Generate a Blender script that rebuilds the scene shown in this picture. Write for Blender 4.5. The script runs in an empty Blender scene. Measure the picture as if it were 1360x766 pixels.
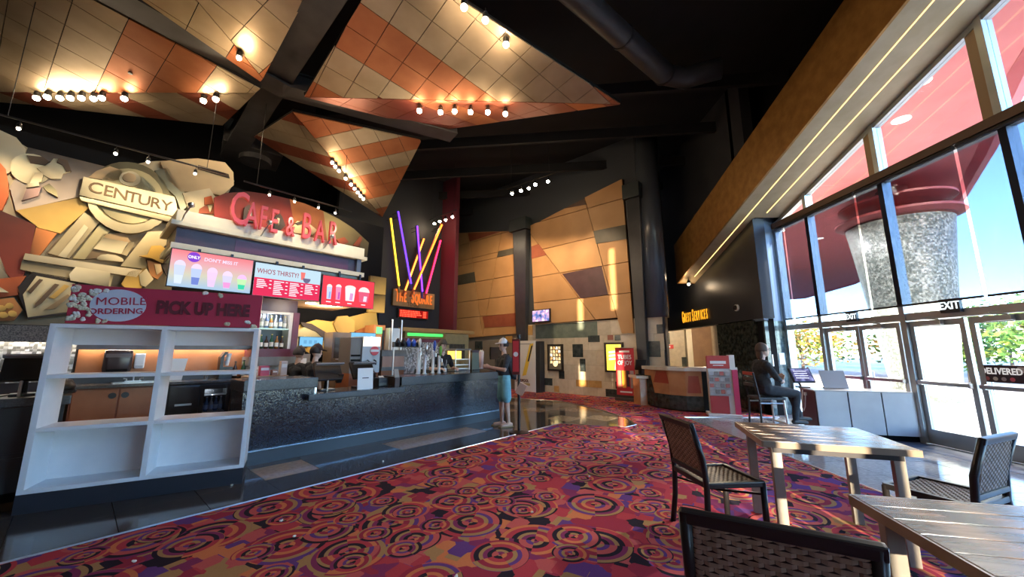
import bpy, bmesh, math, random
import numpy as np
from mathutils import Vector, Matrix

# ------------------------------------------------------------------ camera, world, sun, exposure
scene = bpy.context.scene
col = scene.collection
random.seed(7)
PI = math.pi
cam_d = bpy.data.cameras.new('camera'); cam = bpy.data.objects.new('camera', cam_d); col.objects.link(cam)
cam.location = (0, 0, 1.6)
cam.rotation_euler = (PI/2 + math.atan(84/500), 0, 0)
cam_d.sensor_width = 36; cam_d.lens = 36*500/1360; cam_d.clip_end = 400
scene.camera = cam
vs = scene.view_settings
vs.view_transform = 'Standard'; vs.look = 'None'; vs.gamma = 1; vs.use_curve_mapping = False
vs.exposure = 1.22
scene.cycles.use_denoising = True
scene.cycles.max_bounces = 9; scene.cycles.diffuse_bounces = 5; scene.cycles.transparent_max_bounces = 16
scene.cycles.sample_clamp_indirect = 6; scene.cycles.caustics_reflective = False; scene.cycles.caustics_refractive = False

SUN_AZ = math.atan2(0.075, 1.0)          # the sun stands low behind the camera and shines towards +Y
SUN_EL = math.radians(9.5)
world = bpy.data.worlds.new('sky'); scene.world = world; world.use_nodes = True
wn = world.node_tree.nodes; wl = world.node_tree.links
bg = wn['Background']
sky = wn.new('ShaderNodeTexSky'); sky.sky_type = 'NISHITA'; sky.sun_disc = False
sky.sun_elevation = math.radians(24); sky.sun_rotation = PI + SUN_AZ
sky.air_density = 1.0; sky.dust_density = 0.0; sky.ozone_density = 5.0; sky.altitude = 1500
wl.new(sky.outputs[0], bg.inputs[0]); bg.inputs[1].default_value = 1.0
sun_d = bpy.data.lights.new('sun', 'SUN'); sun_d.energy = 9.0; sun_d.color = (1.0, 0.80, 0.56); sun_d.angle = math.radians(0.45)
sun = bpy.data.objects.new('sun', sun_d); col.objects.link(sun)
sd = Vector((math.sin(SUN_AZ)*math.cos(SUN_EL), math.cos(SUN_AZ)*math.cos(SUN_EL), -math.sin(SUN_EL)))
sun.rotation_euler = sd.to_track_quat('-Z', 'Y').to_euler()

# ------------------------------------------------------------------ helpers
class MB:
    """collects simple solids, then builds ONE mesh"""
    def __init__(s): s.v = []; s.f = []; s.mi = []; s.cur = 0
    def add(s, vs_, fs_):
        n = len(s.v); s.v += [tuple(p) for p in vs_]
        for f in fs_: s.f.append([i+n for i in f]); s.mi.append(s.cur)
        return s
    def box(s, x0, x1, y0, y1, z0, z1):
        return s.add([(x0,y0,z0),(x1,y0,z0),(x1,y1,z0),(x0,y1,z0),(x0,y0,z1),(x1,y0,z1),(x1,y1,z1),(x0,y1,z1)],
                     [(0,3,2,1),(4,5,6,7),(0,1,5,4),(1,2,6,5),(2,3,7,6),(3,0,4,7)])
    def obox(s, c, sx, sy, sz, rot):       # oriented box, rot = Matrix or euler tuple
        m = rot if isinstance(rot, Matrix) else Matrix.Rotation(rot[2],3,'Z') @ Matrix.Rotation(rot[1],3,'Y') @ Matrix.Rotation(rot[0],3,'X')
        pts = [Vector(c) + m @ Vector((a*sx/2,b*sy/2,d*sz/2)) for d in (-1,1) for a,b in ((-1,-1),(1,-1),(1,1),(-1,1))]
        return s.add(pts, [(0,3,2,1),(4,5,6,7),(0,1,5,4),(1,2,6,5),(2,3,7,6),(3,0,4,7)])
    def prism(s, pts, d0, d1, axis='y'):   # 2D polygon extruded along axis
        def P(a, b, d):
            return (a, d, b) if axis == 'y' else ((a, b, d) if axis == 'z' else (d, a, b))
        n = len(pts)
        area = sum(pts[i][0]*pts[(i+1)%n][1]-pts[(i+1)%n][0]*pts[i][1] for i in range(n))
        if area < 0: pts = pts[::-1]
        vv = [P(a,b,d0) for a,b in pts] + [P(a,b,d1) for a,b in pts]
        fs = [list(range(n)), list(range(2*n-1, n-1, -1))] + [[i, n+i, n+(i+1)%n, (i+1)%n] for i in range(n)]
        return s.add(vv, fs)
    def tube(s, pts, r, n=10, cap=True):
        pts = [Vector(p) for p in pts]; rs = r if isinstance(r, (list,tuple)) else [r]*len(pts)
        ring = []; up = None
        for i, p in enumerate(pts):
            d = (pts[min(i+1,len(pts)-1)] - pts[max(i-1,0)]).normalized()
            if up is None: up = Vector((0,0,1)) if abs(d.z) < .9 else Vector((1,0,0))
            x = d.cross(up).normalized(); up = x.cross(d).normalized()
            ring.append([p + (x*math.cos(2*PI*k/n) + up*math.sin(2*PI*k/n))*rs[i] for k in range(n)])
        vv = [q for R in ring for q in R]; fs = []
        for i in range(len(pts)-1):
            for k in range(n): fs.append((i*n+k, i*n+(k+1)%n, (i+1)*n+(k+1)%n, (i+1)*n+k))
        if cap: fs += [list(range(n-1,-1,-1)), list(range((len(pts)-1)*n, len(pts)*n))]
        return s.add(vv, fs)
    def lathe(s, prof, c=(0,0,0), n=20):   # prof [(r,z)...]
        vv = []; fs = []
        for r, z in prof: vv += [(c[0]+max(r,1e-4)*math.cos(2*PI*k/n), c[1]+max(r,1e-4)*math.sin(2*PI*k/n), c[2]+z) for k in range(n)]
        for i in range(len(prof)-1):
            for k in range(n): fs.append((i*n+k, i*n+(k+1)%n, (i+1)*n+(k+1)%n, (i+1)*n+k))
        fs += [list(range(n-1,-1,-1)), list(range((len(prof)-1)*n, len(prof)*n))]
        return s.add(vv, fs)
    def ell(s, c, r, n=14, m=9, rot=None):
        if not isinstance(r, (list,tuple)): r = (r,r,r)
        vv = []; fs = []
        for j in range(m+1):
            ph = PI*j/m - PI/2
            for k in range(n):
                p = Vector((r[0]*math.cos(ph)*math.cos(2*PI*k/n), r[1]*math.cos(ph)*math.sin(2*PI*k/n), r[2]*math.sin(ph)))
                if rot: p = rot @ p
                vv.append(Vector(c)+p)
        for j in range(m):
            for k in range(n): fs.append((j*n+k, j*n+(k+1)%n, (j+1)*n+(k+1)%n, (j+1)*n+k))
        return s.add(vv, fs)
    def mesh(s, name, mats, bevel=0, smooth=False):
        me = bpy.data.meshes.new(name); me.from_pydata(s.v, [], s.f); me.update()
        bm = bmesh.new(); bm.from_mesh(me)
        for f, i in zip(bm.faces, s.mi): f.material_index = i
        bmesh.ops.remove_doubles(bm, verts=bm.verts, dist=1e-5)
        bmesh.ops.recalc_face_normals(bm, faces=bm.faces)
        if bevel: bmesh.ops.bevel(bm, geom=[e for e in bm.edges if e.calc_face_angle(0) > .5], offset=bevel, segments=2, affect='EDGES', profile=.7)
        if smooth:
            for f in bm.faces: f.smooth = True
        bm.to_mesh(me); bm.free()
        for m in (mats if isinstance(mats, (list,tuple)) else [mats]): me.materials.append(m)
        return me

def obj(name, mb, mat, parent=None, loc=(0,0,0), rz=0, bevel=0, smooth=False):
    me = mb if isinstance(mb, bpy.types.Mesh) else mb.mesh(name, mat, bevel, smooth)
    o = bpy.data.objects.new(name, me); col.objects.link(o)
    o.location = loc; o.rotation_euler = (0,0,rz)
    if parent: o.parent = parent
    return o
def tag(o, label=None, cat=None, group=None, kind=None):
    for k, v in (('label',label),('category',cat),('group',group),('kind',kind)):
        if v: o[k] = v
    return o
def thing(name, label, cat, loc=(0,0,0), rz=0, group=None):
    o = bpy.data.objects.new(name, None); col.objects.link(o); o.location = loc; o.rotation_euler = (0,0,rz)
    o.empty_display_size = .1
    return tag(o, label, cat, group)
def copy_tree(o, parent=None):
    c = o.copy(); col.objects.link(c); c.parent = parent
    for ch in list(o.children): copy_tree(ch, c)
    return c
def box(*a): return MB().box(*a)

DX, DY = .659, .753                     # the café counter runs along (DX, DY); N = (-DY, DX) points behind it
RB = math.atan2(DY, DX)
def BT(t, o, z=0): return Vector((-3.78+DX*t-DY*o, 5.67+DY*t+DX*o, z))
def thingB(name, label, cat, t, o, z=0, group=None, drot=0): return thing(name, label, cat, BT(t,o,z), RB+drot, group)
RW = RB - PI/2                          # things on the back wall: local x to the right, y into the wall
TW = 10.95

MATS = {}
def mat(name, c=(.5,.5,.5), rough=.5, metal=0, spec=.5, emit=None, es=1, alpha=1, trans=0, coat=0):
    if name in MATS: return MATS[name]
    m = bpy.data.materials.new(name); m.use_nodes = True
    b = m.node_tree.nodes['Principled BSDF']
    b.inputs['Base Color'].default_value = (*c, 1); b.inputs['Roughness'].default_value = rough
    b.inputs['Metallic'].default_value = metal; b.inputs['Specular IOR Level'].default_value = spec
    if emit: b.inputs['Emission Color'].default_value = (*emit,1); b.inputs['Emission Strength'].default_value = es
    if trans: b.inputs['Transmission Weight'].default_value = trans
    if coat: b.inputs['Coat Weight'].default_value = coat; b.inputs['Coat Roughness'].default_value = .05
    MATS[name] = m
    return m
def NT(m):
    nt = m.node_tree
    def N(t, **kw):
        n = nt.nodes.new(t)
        for k, v in kw.items(): setattr(n, k, v)
        return n
    def L(a, b): nt.links.new(a, b)
    return nt, N, L, nt.nodes['Principled BSDF']
def mottled(name, c1=None, c2=None, scale=6, rough=.5, metal=0, bump=0, detail=4, rough2=None, coat=0, vec='Object'):
    if name in MATS: return MATS[name]
    m = mat(name, c1, rough, metal, coat=coat); nt, N, L, b = NT(m)
    tc = N('ShaderNodeTexCoord'); no = N('ShaderNodeTexNoise'); no.inputs['Scale'].default_value = scale; no.inputs['Detail'].default_value = detail
    L(tc.outputs[vec], no.inputs['Vector'])
    r = N('ShaderNodeValToRGB'); r.color_ramp.elements[0].position = .35; r.color_ramp.elements[1].position = .68
    r.color_ramp.elements[0].color = (*c1,1); r.color_ramp.elements[1].color = (*c2,1)
    L(no.outputs[0], r.inputs[0]); L(r.outputs[0], b.inputs['Base Color'])
    if rough2 is not None:
        mr = N('ShaderNodeMapRange'); mr.inputs[3].default_value = rough; mr.inputs[4].default_value = rough2
        L(no.outputs[0], mr.inputs[0]); L(mr.outputs[0], b.inputs['Roughness'])
    if bump:
        bp = N('ShaderNodeBump'); bp.inputs['Strength'].default_value = bump; bp.inputs['Distance'].default_value = .01
        L(no.outputs[0], bp.inputs['Height']); L(bp.outputs[0], b.inputs['Normal'])
    return m
def see_through(name, tint, gloss, mixf, rough=.02):
    """thin sheet: straight-through transmission with a tint, plus a mirror-like share"""
    if name in MATS: return MATS[name]
    m = bpy.data.materials.new(name); m.use_nodes = True; nt = m.node_tree; nt.nodes.clear()
    out = nt.nodes.new('ShaderNodeOutputMaterial'); mx = nt.nodes.new('ShaderNodeMixShader')
    tr = nt.nodes.new('ShaderNodeBsdfTransparent'); gl = nt.nodes.new('ShaderNodeBsdfGlossy')
    tr.inputs[0].default_value = (*tint,1); gl.inputs[0].default_value = (*gloss,1); gl.inputs['Roughness'].default_value = rough
    mx.inputs[0].default_value = mixf
    nt.links.new(tr.outputs[0], mx.inputs[1]); nt.links.new(gl.outputs[0], mx.inputs[2]); nt.links.new(mx.outputs[0], out.inputs[0])
    MATS[name] = m
    return m
def emit(name, c=None, s=1):
    if name in MATS: return MATS[name]
    m = bpy.data.materials.new(name); m.use_nodes = True; nt = m.node_tree; nt.nodes.clear()
    out = nt.nodes.new('ShaderNodeOutputMaterial'); e = nt.nodes.new('ShaderNodeEmission')
    e.inputs[0].default_value = (*c,1); e.inputs[1].default_value = s
    nt.links.new(e.outputs[0], out.inputs[0]); MATS[name] = m
    return m
FONTCACHE = {}
def text(name, body, size, m, parent, loc, rot=(PI/2,0,0), extrude=.004, sx=1, align='CENTER', bold=0, shear=0):
    key = (body, round(size,4), round(extrude,4), bold, m.name)
    if key not in FONTCACHE:
        cu = bpy.data.curves.new(name, 'FONT'); cu.body = body; cu.size = size; cu.extrude = extrude
        cu.align_x = align; cu.align_y = 'CENTER'; cu.offset = bold; cu.shear = shear; cu.resolution_u = 3; cu.space_line = .8
        t = bpy.data.objects.new(name, cu); col.objects.link(t)
        me = bpy.data.meshes.new_from_object(t.evaluated_get(bpy.context.evaluated_depsgraph_get())); me.name = name
        bpy.data.objects.remove(t); bpy.data.curves.remove(cu); me.materials.clear(); me.materials.append(m); FONTCACHE[key] = me
    o = bpy.data.objects.new(name, FONTCACHE[key]); col.objects.link(o)
    o.parent = parent; o.location = loc; o.rotation_euler = rot; o.scale = (sx,1,1)
    return o
def lamp(kind, name, loc, energy, color, r=.05, target=None, spot=1.2, blend=.6):
    d = bpy.data.lights.new(name, kind); d.energy = energy; d.color = color
    d.shadow_soft_size = r
    o = bpy.data.objects.new(name, d); col.objects.link(o); o.location = loc
    if kind == 'SPOT':
        d.spot_size = spot; d.spot_blend = blend
        o.rotation_euler = (Vector(target)-Vector(loc)).to_track_quat('-Z','Y').to_euler()
    return o
def clip(poly, a, b, c):      # keep the side a*x+b*y <= c of a polygon
    out = []
    for i in range(len(poly)):
        p, q = poly[i], poly[(i+1)%len(poly)]
        dp, dq = a*p[0]+b*p[1]-c, a*q[0]+b*q[1]-c
        if dp <= 0: out.append(p)
        if (dp < 0 < dq) or (dq < 0 < dp):
            s = dp/(dp-dq); out.append((p[0]+(q[0]-p[0])*s, p[1]+(q[1]-p[1])*s))
    return out
def parea(p): return abs(sum(p[i][0]*p[(i+1)%len(p)][1]-p[(i+1)%len(p)][0]*p[i][1] for i in range(len(p))))/2 if len(p) > 2 else 0
def shrink(p, g):             # inset a convex polygon
    n = len(p)
    cx_, cy_ = sum(q[0] for q in p)/n, sum(q[1] for q in p)/n
    out = list(p)
    for i in range(n):
        (x0,y0),(x1,y1) = p[i], p[(i+1)%n]; l = math.hypot(x1-x0,y1-y0)
        if l < .004: continue
        a, b = (y1-y0)/l, -(x1-x0)/l
        if a*cx_+b*cy_ > a*x0+b*y0: a, b = -a, -b
        out = clip(out, a, b, a*x0+b*y0-g)
    return out

# ------------------------------------------------------------------ shared materials
BLACK = mat('matte_black', (.005,.005,.006), .9, spec=.2)
CEIL = mottled('ceiling_black', (.004,.004,.0045), (.007,.0065,.007), 2, .9)
DARKM = mat('dark_metal', (.03,.03,.034), .4, .6)
STEEL = mat('steel', (.62,.62,.62), .28, 1)
ALU = mat('aluminium_frame', (.55,.56,.56), .38, .75)
WHITE = mat('white_paint', (.80,.80,.80), .45)
PAPER = mat('paper', (.82,.82,.80), .8)
GLASS = see_through('window_glass', (.96,.985,.98), (.9,.95,1), .06, .0)
SHADE = see_through('screen_shade_cloth', (.47,.48,.52), (.05,.05,.06), .08, .5)
CREAM = mottled('cream_trim', (.72,.64,.46), (.80,.73,.55), 3, .5)
SKIN = mat('skin', (.62,.38,.27), .55)
SKIN2 = mat('skin_light', (.72,.47,.36), .55)
BLK_CLOTH = mottled('black_cloth', (.012,.012,.014), (.03,.03,.032), 30, .85)
PLASTIC = mat('black_plastic', (.009,.009,.010), .35)

# ------------------------------------------------------------------ carpet and stone materials
def carpet_mat():
    m = mat('carpet', (.4,.05,.1), .95, spec=.15); nt, N, L, b = NT(m)
    tc = N('ShaderNodeTexCoord')
    def ramp(cols):
        r = N('ShaderNodeValToRGB'); r.color_ramp.interpolation = 'CONSTANT'; e = r.color_ramp.elements
        e[0].position = 0; e[0].color = (*cols[0][1],1); e[1].position = cols[1][0]; e[1].color = (*cols[1][1],1)
        for p, c in cols[2:]: k = e.new(p); k.color = (*c,1)
        return r
    wine=(.30,.028,.055); red=(.42,.045,.062); purple=(.12,.045,.19); orange=(.56,.18,.07); gold=(.36,.21,.085); black=(.018,.012,.022); plum=(.21,.030,.10); coral=(.48,.095,.09)
    # shards of colour between the rings
    mp = N('ShaderNodeMapping'); mp.inputs['Rotation'].default_value = (0,0,.5); L(tc.outputs['Object'], mp.inputs[0])
    v0 = N('ShaderNodeTexVoronoi'); v0.distance = 'CHEBYCHEV'; v0.inputs['Scale'].default_value = 6.2; L(mp.outputs[0], v0.inputs['Vector'])
    sp = N('ShaderNodeSeparateColor'); L(v0.outputs['Color'], sp.inputs[0])
    base = ramp([(0,wine),(.18,red),(.34,plum),(.46,purple),(.55,gold),(.68,orange),(.78,black),(.88,coral)]); L(sp.outputs[0], base.inputs[0])
    cur = base.outputs[0]
    for k, (sc, rot, rad, off) in enumerate(((1.45,.2,.44,0), (1.7,1.1,.40,7.3), (2.4,.7,.36,3.1))):
        mp = N('ShaderNodeMapping'); mp.inputs['Rotation'].default_value = (0,0,rot); mp.inputs['Location'].default_value = (off,off*.7,0)
        L(tc.outputs['Object'], mp.inputs[0])
        v = N('ShaderNodeTexVoronoi'); v.voronoi_dimensions = '2D'; v.inputs['Scale'].default_value = sc; v.inputs['Randomness'].default_value = .55
        L(mp.outputs[0], v.inputs['Vector'])
        s2 = N('ShaderNodeSeparateColor'); L(v.outputs['Color'], s2.inputs[0])
        # ring colour: bands across the distance, shifted per circle
        mul = N('ShaderNodeMath', operation='MULTIPLY_ADD'); L(v.outputs['Distance'], mul.inputs[0]); mul.inputs[1].default_value = 1.45; L(s2.outputs[0], mul.inputs[2])
        # break the rings into halves that are out of step
        geo = N('ShaderNodeVectorMath', operation='SUBTRACT'); L(mp.outputs[0], geo.inputs[0]); L(v.outputs['Position'], geo.inputs[1])
        sx = N('ShaderNodeSeparateXYZ'); L(geo.outputs[0], sx.inputs[0])
        gt = N('ShaderNodeMath', operation='GREATER_THAN'); L(sx.outputs[0], gt.inputs[0]); gt.inputs[1].default_value = 0
        ad = N('ShaderNodeMath', operation='MULTIPLY_ADD'); L(gt.outputs[0], ad.inputs[0]); ad.inputs[1].default_value = .37; L(mul.outputs[0], ad.inputs[2])
        g2 = N('ShaderNodeMath', operation='GREATER_THAN'); L(sx.outputs[1], g2.inputs[0]); g2.inputs[1].default_value = 0
        a2 = N('ShaderNodeMath', operation='MULTIPLY_ADD'); L(g2.outputs[0], a2.inputs[0]); a2.inputs[1].default_value = .22; L(ad.outputs[0], a2.inputs[2])
        fr = N('ShaderNodeMath', operation='FRACT'); L(a2.outputs[0], fr.inputs[0])
        rr = ramp([(0,black),(.10,red),(.22,orange),(.31,wine),(.43,gold),(.52,purple),(.61,coral),(.74,black),(.83,plum),(.92,gold)])
        L(fr.outputs[0], rr.inputs[0])
        lt = N('ShaderNodeMath', operation='LESS_THAN'); L(v.outputs['Distance'], lt.inputs[0]); lt.inputs[1].default_value = rad
        pick = N('ShaderNodeMath', operation='LESS_THAN'); L(s2.outputs[1], pick.inputs[0]); pick.inputs[1].default_value = (.8,.55,.35)[k]
        an = N('ShaderNodeMath', operation='MULTIPLY'); L(lt.outputs[0], an.inputs[0]); L(pick.outputs[0], an.inputs[1])
        mx = N('ShaderNodeMix', data_type='RGBA'); L(an.outputs[0], mx.inputs[0]); L(cur, mx.inputs[6]); L(rr.outputs[0], mx.inputs[7])
        cur = mx.outputs[2]
    no = N('ShaderNodeTexNoise'); no.inputs['Scale'].default_value = 260; L(tc.outputs['Object'], no.inputs['Vector'])
    mr = N('ShaderNodeMapRange'); mr.inputs[3].default_value = .75; mr.inputs[4].default_value = 1.25; L(no.outputs[0], mr.inputs[0])
    mx = N('ShaderNodeMix', data_type='RGBA', blend_type='MULTIPLY'); mx.inputs[0].default_value = 1; L(cur, mx.inputs[6]); L(mr.outputs[0], mx.inputs[7])
    L(mx.outputs[2], b.inputs['Base Color'])
    bp = N('ShaderNodeBump'); bp.inputs['Strength'].default_value = .5; bp.inputs['Distance'].default_value = .004
    L(no.outputs[0], bp.inputs['Height']); L(bp.outputs[0], b.inputs['Normal'])
    return m
CARPET = carpet_mat()
GRAN = mottled('dark_granite', (.035,.032,.028), (.085,.075,.062), 45, .07, 0, 0, 8, .12)
GRAN2 = mottled('brown_granite', (.05,.04,.03), (.12,.095,.07), 40, .07, 0, 0, 8, .12)
TANSTONE = mottled('tan_stone', (.30,.21,.12), (.40,.29,.17), 20, .12, 0, 0, 6)
PALESTONE = mottled('pale_grey_stone', (.24,.235,.23), (.34,.33,.32), 22, .10, 0, 0, 6)
def mosaic(name, c1, c2, scale, rough=.22, bump=.6):
    m = mat(name, c1, rough); nt, N, L, b = NT(m)
    tc = N('ShaderNodeTexCoord')
    v = N('ShaderNodeTexVoronoi'); v.distance = 'CHEBYCHEV'; v.inputs['Scale'].default_value = scale; v.inputs['Randomness'].default_value = .35
    L(tc.outputs['Object'], v.inputs['Vector'])
    r = N('ShaderNodeValToRGB'); r.color_ramp.elements[0].color = (*c1,1); r.color_ramp.elements[1].color = (*c2,1); r.color_ramp.elements[0].position = .25
    s = N('ShaderNodeSeparateColor'); L(v.outputs['Color'], s.inputs[0]); L(s.outputs[0], r.inputs[0]); L(r.outputs[0], b.inputs['Base Color'])
    # each little tile is laid at its own slight angle
    sub = N('ShaderNodeVectorMath', operation='SUBTRACT'); L(v.outputs['Color'], sub.inputs[0]); sub.inputs[1].default_value = (.5,.5,.5)
    sc = N('ShaderNodeVectorMath', operation='SCALE'); L(sub.outputs[0], sc.inputs[0]); sc.inputs['Scale'].default_value = bump*.45
    g = N('ShaderNodeNewGeometry'); ad = N('ShaderNodeVectorMath', operation='ADD'); L(g.outputs['Normal'], ad.inputs[0]); L(sc.outputs[0], ad.inputs[1])
    nr = N('ShaderNodeVectorMath', operation='NORMALIZE'); L(ad.outputs[0], nr.inputs[0]); L(nr.outputs[0], b.inputs['Normal'])
    return m
MOSAIC = mosaic('black_glass_mosaic', (.005,.008,.014), (.022,.032,.050), 120, .13, .30)
MOSAICL = mosaic('silver_glitter_mosaic', (.16,.15,.13), (.62,.60,.56), 26, .25, .8)
CTOP = mottled('blue_black_counter_top', (.028,.036,.045), (.045,.055,.066), 60, .22)
KICK = mat('blue_black_base', (.022,.03,.042), .28)

# ------------------------------------------------------------------ floor
floor = tag(obj('floor', box(-16,7.6,-4.2,27,-.3,-.02), mat('floor_slab', (.02,.02,.02), .6)), kind='structure')
floor['label'] = 'polished dark stone floor'
def Wp(t, o): p = BT(t,o); return (p.x, p.y)
# stone in front of the café counter: square slabs in the counter's grid
S = .66
edge = [(-5.5,-1.55),(5.6,-1.55),(6.2,-2.85),(6.6,-2.9),(7.3,-2.35),(8.0,-1.35),(8.6,-.1),(8.86,.7),(8.6,1.7),(8.5,3.0),(8.5,5.5),(5.0,5.5),(5.0,2.6),(-5.5,2.6)]
stone_full = MB().box(.004,S-.004,.004,S-.004,-.02,0).mesh('floor_tile', GRAN)
variants = {}
def stone(poly, m, rz=0, org=None):
    """one floor slab, polygon in world metres"""
    p = shrink(poly, .0035)
    if len(p) < 3 or parea(p) < .01: return
    o = obj('floor_tile', MB().prism(p, -.02, 0, 'z'), m, floor)
def cell_clip_nonconvex(cell, test):
    return test(sum(p[0] for p in cell)/len(cell), sum(p[1] for p in cell)/len(cell))
def inpoly(x, y, P):
    c = False
    for i in range(len(P)):
        (x0,y0),(x1,y1) = P[i], P[(i+1)%len(P)]
        if (y0 > y) != (y1 > y) and x < (x1-x0)*(y-y0)/(y1-y0)+x0: c = not c
    return c
i0 = 0
for i in range(-9, 14):
    for j in range(-5, 9):
        t0, o0 = i*S, -1.55 + (j+2)*S - S*2
        if j < 0 and i*S < 5.2: continue
        c = [(t0,o0),(t0+S,o0),(t0+S,o0+S),(t0,o0+S)]
        if not any(inpoly(a, b_, edge) for a, b_ in c+[(t0+S/2,o0+S/2)]): continue
        if j >= 3 and t0 < 4.3 and not (-2.2 < t0 < .2): continue
        m = GRAN if j != 2 else GRAN2
        if (i in (-1,0) and j == 1) or (i in (3,4,5) and j == 1): m = TANSTONE if i != -1 else GRAN2
        if i >= 9 and (i+j) % 3 == 0: m = TANSTONE
        elif i >= 8 and (i*2+j) % 4 == 1: m = GRAN2
        o_ = obj('floor_tile', MB().box(.003,S-.003,.003,S-.003,-.02,0), m, floor, BT(t0,o0), RB)
# stone strip along the windows, laid square to the glass
for i in range(5):
    for j in range(-3, 16):
        x0, y0 = 4.25+i*.63, 9.70-(j+1)*.63
        if y0 < -1: continue
        m = PALESTONE if i != 4 else mat('blue_black_mat', (.035,.045,.07), .55)
        obj('floor_tile', box(x0+.003,x0+.627,y0+.003,y0+.627,-.02,0), m, floor)
# fitted carpet, cut round the stone
cp = [Wp(-7.5,-1.55)] + [Wp(*q) for q in edge[1:11]] + [Wp(11,5.5), Wp(11,-2.2), (6.6,14.5), (6.6,9.70), (4.25,9.70), (4.25,-3.9), (-9,-3.9)]
carpet = tag(obj('floor_carpet', MB().prism(cp, -.018, .006, 'z'), CARPET), 'patterned red and purple carpet of rings and shards', kind='structure')
tr = MB(); e2 = [Wp(-7.5,-1.55)] + [Wp(*q) for q in edge[1:10]]
tr.tube([(x,y,.005) for x,y in e2], .012, 6)
tag(obj('trim_1', tr, STEEL), 'thin metal strip between carpet and stone', kind='structure')
tag(obj('trim_2', MB().tube([(4.25,-3.5,.005),(4.25,9.7,.005),(6.6,9.7,.005)], .012, 6), STEEL), 'thin metal strip along the window stone', kind='structure')

# ------------------------------------------------------------------ room shell
def struct(name, mb, m, label=None, **k): return tag(obj(name, mb, m, **k), label, kind='structure')
struct('ceiling', box(-16,7.6,-4.2,27,9.6,9.8), CEIL)
struct('wall_outer_left', box(-16.2,-16,-4.2,27,0,9.6), BLACK)
struct('wall_far', box(-16,9.5,27,27.2,0,9.6), BLACK)
# unseen rear wall; slits added and cut to shape the sun streaks
sun_slits = [(1.18,1.36,((3.4,4.2),(5.5,6.7))),(1.40,1.56,((.9,2.3),)),(1.68,1.82,((.9,2.3),)),(1.95,2.28,((1.0,2.3),)),(2.30,2.48,((3.3,4.4),(6.0,8.3))),(2.52,2.66,((.9,2.2),))]
xs = -16; rw = MB()
for a, b_, op in sun_slits:
    rw.box(xs,a,-3.9,-3.7,0,9.6); xs = b_; z = 0
    for z0, z1 in op: rw.box(a,b_,-3.9,-3.7,z,z0); z = z1
    rw.box(a,b_,-3.9,-3.7,z,9.6)
rw.box(xs,7.6,-3.9,-3.7,0,9.6)
struct('wall_rear', rw, mat('warm_plaster', (.45,.36,.28), .8))
# wall behind the mural and behind the ticket hall
def bstruct(name, mb, m, t=0, o=0, label=None): return struct(name, mb, m, label, loc=BT(t,o), rz=RB)
bstruct('wall_left', box(-14,4.35,4.35,4.5,0,5.6), BLACK)
bstruct('wall_left_far', box(-16,4.0,9.0,9.2,0,9.6), BLACK)
bstruct('wall_ticket', MB().box(4.0,8.9,7.05,7.25,0,9.6), mat('charcoal_wall', (.022,.024,.026), .6))
bstruct('wall_pier', MB().box(8.8,9.0,6.05,7.05,1.6,9.6), mat('red_lit_pier', (.11,.02,.03), .45))  # the pier's colour carries the red light of the neon
bstruct('wall_recess_left', box(4.2,4.35,4.4,7.2,0,5.6), BLACK)
bstruct('wall_back', MB().box(11.02,11.25,-2.15,9.5,0,9.6), mat('blue_charcoal_wall', (.05,.055,.062), .45))
# guest services bulkhead, recess and stone
struct('wall_bulkhead', box(6.65,6.95,9.95,17.6,2.48,9.6), mottled('bulkhead_grey', (.035,.036,.04), (.045,.046,.05), 2, .38))
BEIGE = mottled('beige_limestone', (.42,.36,.27), (.52,.45,.34), 7, .38)
struct('wall_recess_back', box(4.2,9.5,17.6,17.8,0,3.2), BEIGE)
struct('wall_recess_side', MB().prism([(7.45,10.6),(7.6,10.6),(9.6,17.8),(9.4,17.8)], 0, 3.2, 'z'), BEIGE)
struct('wall_recess_ceiling', MB().prism([(6.95,10.6),(7.5,10.6),(9.5,17.6),(6.95,17.6)], 2.9, 3.0, 'z'), mat('warm_soffit', (.35,.25,.16), .6))
struct('wall_jamb', box(6.72,6.9,12.3,12.55,0,2.48), mottled('pale_jamb', (.45,.40,.32), (.55,.5,.4), 6, .4))
BLUELITW = mat('blue_lit_wall', (.12,.17,.26), .4)  # blue light falling on the corner is put into this wall colour
struct('wall_right_corner', MB().prism([(6.66,9.95),(7.42,10.2),(7.42,10.6),(6.66,10.4)], 2.42, 5.4, 'z'), BLUELITW)
DGRAN = mottled('green_black_granite', (.012,.016,.014), (.06,.066,.056), 9, .12, 0, 0, 8)
TEAL = mottled('blue_lit_granite', (.05,.075,.085), (.13,.18,.19), 10, .15, 0, 0, 8)  # granite with the blue light on it mixed into its colour
sw = struct('wall_stone', box(6.72,6.95,10.0,12.3,0,2.47), BLACK)
for k in range(4):
    for q in range(4): obj('stone_panel', box(6.66,6.73,10.32+q*.495+.004,10.32+(q+1)*.495-.004,k*.615+.004,(k+1)*.615-.004), DGRAN, sw)
sc_ = struct('wall_stone_corner', MB().prism([(6.7,10.02),(7.40,10.25),(7.40,10.5),(6.7,10.3)], 0, 2.42, 'z'), BLACK)
for k in range(4):
    for q in range(2):
        f0, f1 = q/2+.005, (q+1)/2-.005
        obj('stone_panel', MB().prism([(6.66+.75*f0,9.96+.24*f0),(6.66+.75*f1,9.96+.24*f1),(6.66+.75*f1,10.02+.24*f1),(6.66+.75*f0,10.02+.24*f0)], k*.605+.004, (k+1)*.605-.004, 'z'), TEAL, sc_)
struct('wall_right_return', MB().box(6.65,7.6,10.45,10.6,5.0,9.6), BLACK)
# wall over the glass
struct('wall_right_upper', MB().prism([(-3.2,9.6),(10.6,9.6),(10.6,5.0)], 7.45, 7.6, 'x'), BLACK)

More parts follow.
